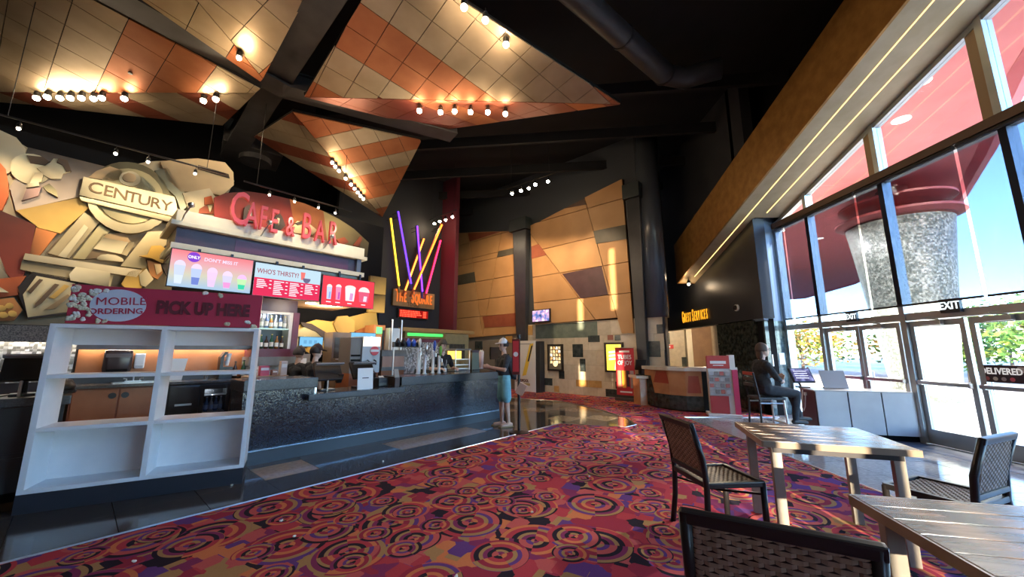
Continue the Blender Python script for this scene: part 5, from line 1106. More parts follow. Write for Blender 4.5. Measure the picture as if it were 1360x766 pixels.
obj('case', box(0,.45,0,.4,0,1.75), mat('oven_brown'), yb); obj('lit_front', box(.05,.40,-.01,.0,1.5,1.72), mat('warmer_lit', (.8,.55,.15), .5, emit=(1,.6,.15), es=.8), yb)
ob = thingB('orange_cabinet', 'orange cabinet with a green light behind the tap towers', 'cabinet', 3.58, 3.2)
obj('case', box(0,.35,0,.5,0,2.34), ORW, ob); obj('green_light', box(.08,.24,-.02,.0,2.1,2.28), emit('green_glow', (.1,.9,.15), 1.5), ob); obj('gap', box(.26,.33,-.01,.01,1.65,2.2), PLASTIC, ob)
st = thingB('tall_steel_unit', 'tall steel unit with two upright pipes', 'unit', 3.95, 3.0)
obj('case', box(0,.34,0,.4,0,2.26), mat('unit_steel', (.45,.44,.42), .35, .6), st)
for x in (.06,.36): obj('pipe', MB().tube([(x,-.04,1.2),(x,-.04,2.5)], .022, 8), STEEL, st)
ms = bstruct('wall_mosaic', box(4.2,6.4,3.6,3.7,0,1.92), mat('grout_dark', (.1,.1,.1), .7)); obj('glitter_panel', box(4.2,6.4,3.56,3.60,.95,1.9), MOSAICL, ms); obj('red_cap', box(4.2,6.4,3.55,3.72,1.9,2.02), PLUM, ms)
def tap(label, t, o, h, c):
    p = thingB('beer_tap', label, 'beer tap', t, o, 1.12, 'white tap towers on the counter')
    obj('tower', MB().lathe([(.045,0),(.045,.02),(.032,.04),(.030,h-.22),(.036,h-.18)], n=16), mat('tap_white', (.72,.74,.75), .3), p, smooth=True)
    obj('handle', MB().lathe([(.014,h-.2),(.035,h-.08),(.03,h),(.012,h+.03)], (0,-.04,0), 12), c, p, smooth=True); obj('spout', MB().tube([(0,-.03,h-.25),(0,-.1,h-.26),(0,-.1,h-.33)], .012, 8), STEEL, p)
tap('white beer tap tower with a pale handle', 3.15, .45, .74, mat('tap_pale', (.7,.66,.6), .4)); tap('white beer tap tower with a silver handle', 3.22, .3, .62, STEEL)
tap('white beer tap tower with a blue handle', 3.55, .45, .70, mat('tap_blue', (.04,.10,.45), .35)); tap('white beer tap tower with a green handle', 3.62, .32, .58, mat('tap_green', (.15,.4,.05), .4))
tbm = thingB('tap_rail', 'black tap rail with blue and dark tap heads', 'tap rail', 2.86, 1.0)
obj('post', MB().tube([(.02,0,1.0),(.02,0,1.72)], .02, 8), STEEL, tbm); obj('rail', box(0,.75,-.04,.04,1.7,1.82), PLASTIC, tbm, bevel=.01); obj('post', MB().tube([(.73,0,1.0),(.73,0,1.72)], .02, 8), STEEL, tbm)
for k in range(5): obj('tap_head', MB().lathe([(.04,1.72),(.055,1.82),(.02,1.90)], (.08+k*.14,-.05,0), 12), [PLASTIC,DARKM,mat('tap_blue'),mat('tap_blue'),PLASTIC][k], tbm, smooth=True)
ub = thingB('under_bar', 'dark back bar bench behind the tap towers', 'bench', 2.95, 1.9)
obj('body', box(0,1.5,0,.5,0,.92), PLASTIC, ub); obj('top', box(-.02,1.52,-.03,.52,.92,1.0), DARKM, ub)
# hot snack display at the counter end
sc2 = thingB('snack_display', 'steel and glass snack display with lit yellow shelves', 'display case', 4.63, .95)
obj('base', box(0,.5,0,.36,1.12,1.14), GREYL, sc2); obj('lit_back', box(.02,.46,.3,.34,1.4,1.62), mat('warm_panel', (.8,.5,.1), .5, emit=(1.0,.55,.08), es=.9), sc2)
for z in (1.16,1.26,1.40): obj('shelf', box(0,.48,.0,.34,z,z+.015), STEEL, sc2)
for x in (0,.48): obj('post', box(x,x+.02,0,.02,1.12,1.66), STEEL, sc2)
obj('roof', box(-.02,.52,-.02,.38,1.64,1.68), GREYL, sc2); obj('pastry', MB().ell((.15,.15,1.30), (.08,.06,.04)).ell((.34,.15,1.30), (.08,.06,.04)), mat('pastry', (.55,.33,.12), .6), sc2)
pb = thingB('plum_back_panel', 'green-grey terminal back panel with plum edge beside the snack display', 'panel', 5.15, .95)
obj('panel', box(.06,.34,0,.05,1.12,1.58), mat('panel_green_grey', (.10,.12,.09), .3), pb); obj('edge', box(.04,.36,-.01,.06,1.58,1.64), PLUMD, pb); obj('foot', box(.08,.32,-.03,.12,1.12,1.14), DARKM, pb)
bf = thingB('back_monitor', 'small black monitor on the limestone wall behind the cashier', 'monitor', 7.2, 2.2, 1.35); obj('cabinet', box(0,.6,0,.05,0,.4), PLASTIC, bf); obj('stand', box(.25,.35,.0,.05,-1.35,.0), DARKM, bf); obj('foot', box(.1,.5,-.12,.15,-1.35,-1.33), DARKM, bf)
# ------------------------------------------------------------------ ticket hall: sign, neon bars, LED board, green lit shelves
bs = thingB('neon_sign', 'wooden sign board lettered THE SQUARE below crossed neon bars', 'sign', 6.36, 6.98, 3.44)
obj('board', box(0,2.05,-.08,.04,0,.68), mottled('sign_wood', (.34,.19,.07), (.42,.25,.10), 4, .5), bs, bevel=.01)
NL = mat('neon_letters', (.55,.12,.03), .4, emit=(1,.22,.03), es=.35)
for k, ch in enumerate('THE SQUARE'):
    if ch != ' ': text('letter', ch, (.72 if ch in 'TS' else .56), NL, bs, (.17+k*.185,-.11,.40 if ch in 'TS' else .36), extrude=.02, sx=.42, bold=.008)
text('lettering', 'TO GO', .22, mat('sign_ink', (.12,.05,.02), .5), bs, (.95,-.09,.10), extrude=.005, sx=.8)
for k, (a, b_, c, s) in enumerate((((5.97,6.94),(6.51,4.23),(1.0,.62,.03),2),((6.19,7.26),(6.96,4.36),(.10,.03,.85),2),((7.13,6.88),(7.53,4.1),(.16,.03,.75),2),((7.61,6.46),(6.8,4.08),(1.0,.20,.03),2.4),((8.32,7.22),(7.01,4.11),(1.0,.16,.02),2.4),((8.52,6.59),(7.84,4.08),(1.0,.02,.08),2.4))):
    nb = thingB('neon_bar', ['yellow neon bar slanting up from the wooden sign','long violet neon bar beside the yellow one','short violet neon bar in the middle of the neon fan','short orange neon bar crossing the violet ones','longest orange neon bar of the neon fan','red neon bar nearest the red-lit pier'][k], 'neon light', b_[0], 6.80-.16*(0,1,1,0,2,0)[k], b_[1]-.35, 'neon bars over the ticket hall sign')
    d = (a[0]-b_[0], 0, a[1]-b_[1]); f = lambda q, y=0: (d[0]*q, y, d[2]*q+.35)
    obj('tube', MB().tube([f(0,-.06),f(1,-.06)], .035, 10), emit('neon%d'%k, c, s), nb); obj('channel', MB().tube([f(-.1,.0),f(1.01,.0)], .05, 8), mat('neon_channel%d'%k, tuple(x*.25 for x in c), .4), nb)
    for q in (.93,.99): obj('standoff', MB().tube([f(q,0),f(q,.24+.16*(0,1,1,0,2,0)[k])], .012, 5), DARKM, nb)
le = thingB('led_board', 'red LED message board under the wooden sign', 'led board', 6.62, 6.95, 2.96)
obj('case', box(0,1.5,-.06,.06,0,.40), PLASTIC, le); LR = emit('led_red', (1.0,.06,.03), 1.4); obj('screen', box(.04,1.46,-.064,-.06,.04,.36), emit('led_dim', (.30,.01,.008), .5), le)
rnd = random.Random(9)
for r in range(4):
    x = .08
    while x < (1.0 if r < 3 else .85):
        ww = rnd.uniform(.05,.16); obj('led_text', box(x,x+ww,-.068,-.064,.28-r*.072,.325-r*.072), LR, le); x += ww+.025
    obj('led_text', box(1.2,1.36,-.068,-.064,.28-r*.072,.325-r*.072), LR, le)
gsb = thingB('green_shelf', 'long green lit shelf under the ticket hall wall', 'shelf', 5.85, 5.0)
GG = emit('green_tube', (.08,.85,.14), .7)
obj('tube', box(0,1.55,-.03,.0,2.16,2.26), GG, gsb); obj('tube', box(.55,1.5,-.03,.0,1.98,2.07), GG, gsb); obj('frame', box(-.1,1.7,.0,.3,1.9,2.32), mottled('olive_frame', (.18,.13,.04), (.24,.18,.06), 5, .5), gsb); obj('base', box(-.1,1.7,.02,.3,0,1.9), PLASTIC, gsb)
obj('header', box(-.2,3.2,-.02,.3,2.32,2.45), mottled('tan_header', (.40,.24,.08), (.46,.29,.1), 4, .5), gsb)
ov = thingB('olive_kiosk', 'olive kiosk front at the end of the green shelf', 'kiosk', 7.55, 5.0)
obj('body', box(0,1.2,0,.3,0,2.3), mottled('olive_frame2', (.24,.21,.10), (.30,.26,.13), 5, .5), ov); obj('hatch', box(.2,1.0,-.01,.0,1.3,1.9), DTILE, ov)
# ------------------------------------------------------------------ pick-up shelf and its sign
WH2 = mottled('white_laminate', (.74,.75,.76), (.80,.80,.80), 5, .35)
ps = thing('pickup_shelf', 'white four-bay pick-up shelf on a dark plinth', 'shelf unit', (-4.95,4.04,0), math.atan2(.93,1.62))
W_ = 1.87
obj('plinth', box(.0,W_,.0,.42,0,.185), mat('plinth_blue_black', (.025,.03,.04), .35), ps)
for x in (0,W_-.05): obj('side_panel', box(x,x+.05,.0,.42,.185,1.90), WH2, ps, bevel=.004)
obj('divider', box(W_/2-.025,W_/2+.025,.0,.42,.185,1.86), WH2, ps, bevel=.004); obj('top_board', box(.05,W_-.05,.0,.42,1.86,1.90), WH2, ps)
for z in (.185,.78,1.32):
    for x0, x1 in ((.05,W_/2-.025),(W_/2+.025,W_-.05)): obj('shelf_board', box(x0,x1,.0,.42,z,z+.04), WH2, ps, bevel=.003)
obj('top_rail', box(.05,W_-.05,.40,.42,1.68,1.86), WH2, ps)
for x0, x1 in ((.05,W_/2-.025),(W_/2+.025,W_-.05)): obj('back_panel', box(x0,x1,.39,.41,.225,.78), WH2, ps)
pk = thing('pickup_sign', 'red MOBILE ORDERING PICK UP HERE sign on top of the shelf', 'sign', (-4.95+.05*.867,4.04+.05*.498,1.90), math.atan2(.93,1.62))
obj('panel', box(.05,1.82,.02,.06,.01,.44), mat('pickup_red', (.50,.03,.07), .5), pk, bevel=.004)
obj('oval', MB().prism([(.45+.235*math.cos(a*PI/20),.225+.185*math.sin(a*PI/20)) for a in range(40)], .014, .02), mat('oval_grey', (.62,.66,.72), .5), pk)
RT = mat('pickup_text_red', (.45,.03,.07), .5); DT = mat('pickup_text_dark', (.13,.015,.025), .5)
text('lettering', 'MOBILE', .125, RT, pk, (.47,.012,.27), (PI/2,-.06,0), sx=1.0, bold=0); text('lettering', 'ORDERING', .09, RT, pk, (.44,.012,.155), (PI/2,-.06,0), sx=1.0, bold=.0015)
text('lettering', 'PICK UP HERE', .205, DT, pk, (1.235,.012,.22), sx=.72, bold=.011)
PC = [mat('popcorn%d'%k, c, .8) for k, c in enumerate(((.72,.66,.48),(.78,.76,.68),(.60,.55,.38)))]
rnd = random.Random(4)
def kernel(x, z, s):
    mb = MB().ell((0,-.005,0), (s,s*.35,s*.8), 7, 5)
    for q in range(3): a = rnd.random()*6.3; mb.ell((math.cos(a)*s*.7,-.008,math.sin(a)*s*.6), (s*.6,s*.3,s*.6), 7, 5)
    obj('popcorn_print', mb, PC[rnd.randrange(3)], pk, (x,.018,z), 0, smooth=True)
for k in range(46):
    x = .07+rnd.random()**1.4*.30; z = .04+rnd.random()*.38
    if (x-.45)**2/.06+(z-.225)**2/.034 > 1.05 and not (x < .2 and .1 < z < .16 and k % 2): kernel(x, z, .022+rnd.random()*.012)
for x, z in ((1.22,.43),(1.37,.41),(1.47,.05),(1.69,.08),(1.76,.03)): kernel(x, z, .03)
# stanchion with a framed card, and the loose cup kernels on the floor
sn = thing('sign_stanchion', 'black stanchion with a tall red framed card beside the customer', 'stanchion', (.14,7.9,0), -.2)
obj('base', MB().lathe([(.20,0),(.20,.02),(.06,.05)], n=24), PLASTIC, sn); obj('pole', MB().tube([(0,0,.04),(0,0,1.9)], .03, 12), PLASTIC, sn)
obj('frame', box(-.13,.03,-.06,-.03,1.14,1.86), mat('frame_dark_red', (.12,.02,.02), .4), sn, bevel=.006); obj('card', box(-.11,.01,-.066,-.06,1.2,1.82), mat('card_red', (.55,.04,.05), .5), sn)
obj('print_ring', MB().lathe([(.045,0),(.05,.004),(.03,.004)], n=20), WHITE, sn, (-.05,-.066,1.55)).rotation_euler = (PI/2,0,0)
obj('brochures', MB().obox((.06,-.06,.86), .16, .05, .24, (.2,.5,0)), mat('brochure', (.55,.38,.28), .6), sn)
obj('finial', MB().lathe([(.05,1.88),(.05,1.95),(.02,1.97)], n=14), PLASTIC, sn)

# ------------------------------------------------------------------ guest services desk, kiosk, window desk
gd_ = thing('guest_desk', 'curved orange and granite guest services desk with a pale top', 'desk', (4.5,10.8,0))
def offs(pts, d):   # offset an open plan line to its right-hand side
    out = []
    for i, p in enumerate(pts):
        a = Vector(pts[max(i-1,0)]); b_ = Vector(pts[min(i+1,len(pts)-1)]); t = (b_-a).normalized(); n = Vector((-t.y,t.x)); q = Vector(p)+n*d; out.append((q.x,q.y))
    return out
front = [(-.50,1.55),(-.42,1.05),(-.30,.55),(-.10,.05),(.22,-.28),(.62,-.38),(1.10,-.36),(1.62,-.22)]
def band(d0, d1, z0, z1, seg): a = offs(front[seg[0]:seg[1]], d0); b_ = offs(front[seg[0]:seg[1]], d1); return MB().prism(a+b_[::-1], z0, z1, 'z')
DESKO = mottled('desk_copper_wood', (.40,.17,.07), (.52,.25,.11), 2.5, .25); DESKR = mottled('desk_rust', (.30,.05,.025), (.36,.07,.03), 3, .25)
obj('granite_base', band(-.02,.5,.04,.42,(1,6)), DGRAN, gd_); obj('toe_kick', band(.08,.45,0,.04,(1,6)), BLACK, gd_); obj('front_panel', band(.0,.45,.42,1.08,(1,6)), DESKO, gd_)
obj('dark_end', band(.0,.45,0,1.08,(5,8)), mat('desk_black_gloss', (.015,.016,.014), .12), gd_); obj('top', band(-.10,.55,1.08,1.18,(1,8)), mottled('pale_desk_top', (.55,.50,.42), (.64,.58,.5), 5, .25), gd_, bevel=.01)
fA = [Vector((*p,0)) for p in offs(front,-.012)]
def patch(name, s0, s1, pts, m):     # panel laid on the desk front between two plan points
    a, b_ = fA[s0], fA[s1]; v = [a+(b_-a)*u+Vector((0,0,z)) for u, z in pts]; n = Vector((-(b_-a).y,(b_-a).x,0)).normalized()*.03; c = len(v)
    obj(name, MB().add(v+[p+n for p in v], [list(range(c)),list(range(2*c-1,c-1,-1))]+[[w,(w+1)%c,c+(w+1)%c,c+w] for w in range(c)]), m, gd_)
patch('rust_panel', 2, 3, [(-.1,.72),(1.0,.72),(.85,1.05),(.15,1.05)], DESKR); patch('rust_panel', 4, 5, [(.1,.5),(.9,.5),(.8,.95),(.2,.95)], DESKR)
patch('granite_wedge', 1, 2, [(-.1,.42),(.9,.42),(.6,.9),(-.1,.9)], DGRAN)
obj('low_wing', MB().box(-.62,-.15,.95,1.6,.0,.80), DESKO, gd_); obj('low_wing_top', MB().box(-.75,-.1,.85,1.65,.80,.878), mat('pale_desk_top'), gd_, bevel=.01)
for k, y in enumerate((.0,.12,.24)): obj('column', MB().tube([(1.30+k*.13,-.36+k*.04,0),(1.30+k*.13,-.36+k*.04,1.08)], .05, 14), [mat('desk_black_gloss'),mottled('column_amber', (.5,.3,.12), (.6,.4,.18), 4, .2),mat('desk_black_gloss')][k], gd_, smooth=True)
dmo = thing('desk_terminal', 'dark terminal on the low wing of the guest desk', 'terminal', (4.05,12.1,.88), .5)
obj('screen', MB().obox((0,0,.32), .42, .05, .32, (.2,0,0)), PLASTIC, dmo, bevel=.01); obj('base', box(-.12,.12,-.1,.1,0,.03), PLASTIC, dmo); obj('neck', box(-.03,.03,.0,.05,.03,.25), PLASTIC, dmo)
for k in range(5): tag(obj('leaflet_box', box(-.05,.05,-.05,.05,0,.16+.02*(k%2)), mat('leaflet%d'%k, [(.6,.45,.1),(.65,.5,.15),(.55,.4,.08),(.6,.5,.2),(.45,.28,.2)][k], .6), None, (5.55+.13*k,10.72+.02*k,1.18), .1), 'small upright leaflet box on the guest desk top', 'box', 'leaflet boxes on the guest desk')
ki = thing('brochure_kiosk', 'red and white brochure stand in front of the guest desk', 'display stand', (5.27,9.95,0), -.35)
obj('base', box(-.28,.46,-.28,.3,0,.07), WHITE, ki, bevel=.01); obj('core', box(-.2,.34,-.12,.2,.07,1.18), mat('kiosk_white', (.68,.66,.62), .4), ki); obj('red_skirt', box(-.2,.22,-.14,-.12,.08,.50), mat('kiosk_red', (.45,.05,.05), .35), ki)
obj('red_side', box(.34,.46,-.16,.2,.07,1.15), mat('kiosk_pink', (.58,.05,.12), .4), ki); obj('header', box(-.22,.30,-.16,-.02,1.18,1.50), mat('kiosk_red'), ki, bevel=.01); obj('header_side', box(.30,.42,-.14,.16,1.15,1.52), mat('kiosk_white'), ki)
for k in range(4):
    sh = obj('pocket', box(-.2,.32,-.15,-.12,.53+k*.15,.55+k*.15), STEEL, ki)
    for q in range(4): obj('brochure', box(-.18+q*.12,-.09+q*.12,-.145,-.13,.56+k*.15,.65+k*.15), [mat('broch0', (.5,.48,.46), .6), mat('broch1', (.25,.22,.2), .6), mat('broch2', (.5,.15,.12), .6)][(k*2+q)%3], sh)
obj('print_line', box(-.14,.22,-.165,-.16,1.30,1.37), WHITE, ki); obj('print_line', box(-.08,.16,-.165,-.16,1.25,1.27), WHITE, ki)
wd = thing('window_desk', 'low desk of three pale panels standing at the exit door', 'desk', (5.82,7.48,0), math.atan2(-.41,1.55))
LG = mottled('pale_grey_laminate', (.46,.45,.46), (.52,.51,.51), 3, .32)
for k in range(3): obj('front_panel', box(.012+k*.525,.012+k*.525+.505,-.02,.0,.10,.85), LG, wd, bevel=.003)
obj('carcass', box(.02,1.57,.0,.58,.10,.84), mat('desk_core', (.02,.02,.02), .6), wd); obj('dark_side', box(.0,.02,.0,.58,.02,.85), mottled('maroon_side', (.06,.02,.018), (.09,.03,.026), 4, .4), wd); obj('top', box(-.01,1.59,-.025,.6,.85,.873), mottled('desk_top_taupe', (.40,.37,.35), (.46,.43,.4), 4, .3), wd); obj('kick', box(.02,1.57,.03,.55,0,.10), BLACK, wd)
mo = thing('desk_monitor', 'touch monitor on a stand facing the seated worker', 'monitor', (6.0,8.0,.875), 1.0)
rm = Matrix.Rotation(-1.05,3,'Z') @ Matrix.Rotation(-.5,3,'X')
obj('housing', MB().obox((0,0,.24), .42, .05, .32, rm), PLASTIC, mo, bevel=.012); obj('screen', MB().obox(Vector((0,0,.24))+rm @ Vector((0,-.028,0)), .37, .006, .27, rm), screen_mat('monitor_picture', [(.02,.02,.05),(.06,.06,.14),(.20,.22,.42)], 9, 1.0), mo)
obj('stand', MB().tube([(.05,.02,.2),(.12,.06,.12),(.1,.02,.02)], .022, 8), PLASTIC, mo); obj('foot', box(-.1,.16,-.12,.12,0,.02), PLASTIC, mo)
for k in range(4): obj('screen_line', MB().obox(Vector((0,0,.24))+rm @ Vector((-.02,-.033,.08-.05*k)), .26, .003, .012, rm), lit('linewhite', (.6,.62,.8), .9), mo)
cd_ = thing('card_tray', 'plain grey leaning panel on the window desk', 'panel', (6.45,7.75,.875), -.25); obj('panel', MB().obox((0,0,.178), .42, .02, .36, (-.35,0,0)), mat('tray_grey', (.34,.31,.30), .4), cd_); obj('foot', box(-.15,.15,-.02,.12,0,.02), DARKM, cd_)
hp = thing('cable_loop', 'pale cable loop hanging at the dark desk end', 'cable', (5.83,7.79,.80)); obj('cable', MB().tube([(0,0,.05),(-.02,0,-.1),(-.03,.02,-.3),(.0,.03,-.36),(.03,.02,-.28),(.05,0,-.05)], .01, 6), PAPER, hp); obj('plug', box(.03,.07,-.02,.02,-.06,.0), PAPER, hp)
for k, (f, z) in enumerate(((.30,1.38),(.62,1.42))): tag(obj('paper_notice', MB().box(-.1,.1,-.004,0,-.15,.15), PAPER, None, (6.66+.75*f,9.95+.24*f,z), math.atan2(.24,.75)), ['paper notice on the blue-lit stone, half behind the worker','paper notice on the blue-lit stone beside the glass'][k], 'notice')

# ------------------------------------------------------------------ tables and woven chairs
WOODT = None
def plank_mat():
    m = mat('stained_plank', (.10,.065,.045), .27); nt, N, L, b = NT(m)
    tc = N('ShaderNodeTexCoord'); mp = N('ShaderNodeMapping'); mp.inputs['Scale'].default_value = (.8,9,9); L(tc.outputs['Object'], mp.inputs[0])
    no = N('ShaderNodeTexNoise'); no.inputs['Scale'].default_value = 2.2; no.inputs['Detail'].default_value = 1.0; no.inputs['Distortion'].default_value = 0; L(mp.outputs[0], no.inputs['Vector'])
    r = N('ShaderNodeValToRGB'); r.color_ramp.elements[0].position = .3; r.color_ramp.elements[1].position = .7
    r.color_ramp.elements[0].color = (.06,.036,.024,1); r.color_ramp.elements[1].color = (.19,.125,.085,1); L(no.outputs[0], r.inputs[0]); L(r.outputs[0], b.inputs['Base Color'])
    return m
PLANK = plank_mat()
TLEG = mottled('table_leg_metal', (.20,.19,.17), (.26,.25,.22), 4, .38, .35)
def table(label, fl, rz, w, d):
    t = thing('dining_table', label, 'table', fl, rz, 'square plank tables'); H_ = .86; n = 6
    for k in range(n): obj('plank', box(.0,w,k*d/n+.002,(k+1)*d/n-.002,H_-.045,H_), PLANK, t, bevel=.004)
    for a in ((-.004,w+.004,-.012,.0),(-.004,w+.004,d,d+.012)): obj('edge_band', box(a[0],a[1],a[2],a[3],H_-.05,H_-.002), mottled('plank_edge', (.16,.12,.085), (.22,.17,.12), 6, .35), t)
    for x in (-.012,w): obj('edge_band', box(x,x+.012,0,d,H_-.05,H_-.002), mottled('plank_edge'), t)
    obj('apron', MB().box(.08,w-.08,.05,.09,H_-.10,H_-.045).box(.08,w-.08,d-.09,d-.05,H_-.10,H_-.045).box(.08,.12,.09,d-.09,H_-.10,H_-.045).box(w-.12,w-.08,.09,d-.09,H_-.10,H_-.045), DARKM, t)
    for x in (.07,w-.145):
        for y in (.06,d-.11): obj('leg', box(x,x+.075,y,y+.05,0,H_-.05), TLEG, t, bevel=.005); 
    return t
table('plank-topped square table between the two armless woven chairs', (2.12,3.35,0), math.atan2(-.32,.99), 1.04, .92)
table('plank-topped square table beside the broad-backed woven chair', (1.84-.30*.85,2.04-.92*.85,0), math.atan2(-.22,.97), 1.04, .90)
CFR = mat('chair_frame', (.025,.024,.026), .32, .5); WEA = mottled('brown_weave', (.17,.12,.085), (.28,.20,.145), 12, .42)
def weave(w, h, along):
    """woven strands: short humps laid in a brick pattern"""
    mb = MB(); rows = int(h/.021); cols = int(w/.052)
    for r in range(rows):
        z = (r+.5)*h/rows
        for c in range(-1, cols+1):
            x0 = (c+(.5 if r % 2 else 0))*w/cols; x1 = x0+w/cols*.98; x0, x1 = max(x0,0), min(x1,w)
            if x1-x0 < .01: continue
            hh = h/rows*.455; xm = (x0+x1)/2; d = .007
            pts = [(x0,0,z-hh*.8),(x0,0,z+hh*.8),(xm-.25*(x1-x0),-d,z+hh),(xm-.25*(x1-x0),-d,z-hh),(xm+.25*(x1-x0),-d,z+hh),(xm+.25*(x1-x0),-d,z-hh),(x1,0,z+hh*.8),(x1,0,z-hh*.8)]
            mb.add(pts, [(0,1,2,3),(3,2,4,5),(5,4,6,7)]); mb.add([(p[0],d*1.6-p[1],p[2]) for p in pts], [(3,2,1,0),(5,4,2,3),(7,6,4,5)])
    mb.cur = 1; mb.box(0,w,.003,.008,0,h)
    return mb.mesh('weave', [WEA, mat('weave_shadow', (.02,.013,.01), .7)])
SEATW = weave(.46,.46,0); BACKW = weave(.46,.40,0)
def chair(label, loc, rz, sx=1):
    """faces local +y; origin on the floor at the middle of the seat"""
    c = thing('woven_chair', label, 'chair', loc, rz, None); w = .26*sx
    lean = .10
    for s in (-1,1):
        obj('leg', MB().tube([(s*w,-.30,0),(s*w,-.26,.25),(s*w,-.25,.48),(s*w,-.27,.70),(s*w,-.25-lean,.98)], .025, 8), CFR, c, smooth=True)
        obj('leg', MB().tube([(s*w,.26,0),(s*w,.26,.49)], .025, 8), CFR, c, smooth=True)
        obj('seat_rail', MB().box(s*w-.02,s*w+.02,-.26,.27,.46,.505), CFR, c, bevel=.008)
    obj('seat_rail', box(-w,w,.24,.28,.46,.505), CFR, c, bevel=.008); obj('seat_rail', box(-w,w,-.27,-.23,.46,.505), CFR, c, bevel=.008)
    obj('stretcher', MB().tube([(-w,-.25,.40),(0,.0,.36),(w,.25,.40)], .010, 6), CFR, c)
    ang = math.atan2(lean-.02,.30)
    obj('back_rail', MB().obox((0,-.25-lean,.965), 2*w+.04, .038, .05, (ang,0,0)), CFR, c, bevel=.01); obj('back_rail', MB().obox((0,-.265,.56), 2*w, .03, .04, (0,0,0)), CFR, c, bevel=.008)
    s_ = obj('seat', SEATW, None, c, (-w+.02,-.23,.485)); s_.rotation_euler = (-PI/2,0,0); s_.scale = ((2*w-.04)/.46,1,1); s_.location.y = -.235; s_['kind'] = 'stuff'
    b_ = obj('backrest', BACKW, None, c, (-w+.02,-.262,.565)); b_.rotation_euler = (.21,0,0); b_.scale = ((2*w-.04)/.46,1,.97); b_['kind'] = 'stuff'
    return c
chair('woven chair drawn up to the far table, alone on the carpet', (1.87,3.70,0), -PI/2+.10)
chair('woven chair by the glass doors with bluish light on its back', (3.50,3.28,0), math.atan2(.92,-.38)-PI/2)
chair('broad-backed woven chair beside the table farther from the glass doors', (.93+.17,1.49+.29,0), -.50, 1.10)

# ------------------------------------------------------------------ people: one continuous skin each, made from tapered volumes and remeshed
def capsule(mb, a, b_, ra, rb, n=12):
    a, b_ = Vector(a), Vector(b_); d = b_-a; L_ = max(d.length,1e-4); d /= L_
    pts = [a-d*ra, a-d*ra*.7, a, a+d*L_*.5, b_, b_+d*rb*.7, b_+d*rb]; rs = [ra*.15, ra*.72, ra, (ra+rb)/2, rb, rb*.72, rb*.15]
    mb.tube(pts, rs, n)
def person(label, loc, rz, bones, mats, ells=(), voxel=.011, cat='person', group=None):
    """bones: (a, b, ra, rb, material index); ells: (c, r, material index)"""
    r = thing('person', label, cat, loc, rz, group)
    mb = MB()
    for a, b_, ra, rb, m in bones: capsule(mb, a, b_, ra, rb)
    for c, rr, m in ells: mb.ell(c, rr, 16, 10)
    me = bpy.data.meshes.new('body_volumes'); me.from_pydata(mb.v, [], mb.f)
    o = bpy.data.objects.new('body', me); col.objects.link(o)
    md = o.modifiers.new('r','REMESH'); md.mode = 'VOXEL'; md.voxel_size = voxel
    sm = o.modifiers.new('s','SMOOTH'); sm.iterations = 4; sm.factor = .5
    dg = bpy.context.evaluated_depsgraph_get(); nm = bpy.data.meshes.new_from_object(o.evaluated_get(dg))
    o.modifiers.clear(); o.data = nm
    for m in mats: nm.materials.append(m)
    n = len(nm.polygons); cen = np.zeros(n*3); nm.polygons.foreach_get('center', cen); cen = cen.reshape(-1,3)
    best = np.full(n, 1e9); idx = np.zeros(n, dtype=np.int32)
    for a, b_, ra, rb, m in bones:
        A = np.array(a); D_ = np.array(b_)-A; t = np.clip(((cen-A)@D_)/max(D_@D_,1e-9),0,1)
        dist = np.linalg.norm(cen-(A+t[:,None]*D_),axis=1)-(ra+(rb-ra)*t); k = dist < best; best[k] = dist[k]; idx[k] = m
    for c, rr, m in ells:
        q = (cen-np.array(c))/np.array(rr); dist = (np.linalg.norm(q,axis=1)-1)*min(rr); k = dist < best; best[k] = dist[k]; idx[k] = m
    nm.polygons.foreach_set('material_index', idx); nm.polygons.foreach_set('use_smooth', np.ones(n, dtype=bool))
    o.parent = r
    return r
def hand(w, d, s, nrm, m, curl=.6, L_=.085):
    """palm and five bent fingers; w wrist, d finger direction, s thumb side, nrm palm side"""
    w, d, s, nrm = Vector(w), Vector(d).normalized(), Vector(s).normalized(), Vector(nrm).normalized(); B_ = []
    B_.append((tuple(w),tuple(w+d*.06),.026,.030,m)); B_.append((tuple(w+s*.018),tuple(w+d*.07+s*.022),.019,.016,m)); B_.append((tuple(w-s*.016),tuple(w+d*.065-s*.024),.019,.015,m))
    for k, (o_, l) in enumerate(((.030,.9),(.010,1.0),(-.010,.95),(-.030,.75))):
        a = w+d*.08+s*o_; b_ = a+(d*math.cos(curl*.6)+nrm*math.sin(curl*.6))*L_*.5*l; c = b_+(d*math.cos(curl*1.6)+nrm*math.sin(curl*1.6))*L_*.5*l
        B_ += [(tuple(a),tuple(b_),.0105,.0095,m),(tuple(b_),tuple(c),.0095,.008,m)]
    a = w+d*.02+s*.03; b_ = a+(d*.7+s*.6+nrm*.3).normalized()*.04; c = b_+(d*.9+nrm*.5).normalized()*.032
    B_ += [(tuple(a),tuple(b_),.014,.012,m),(tuple(b_),tuple(c),.012,.009,m)]
    return B_
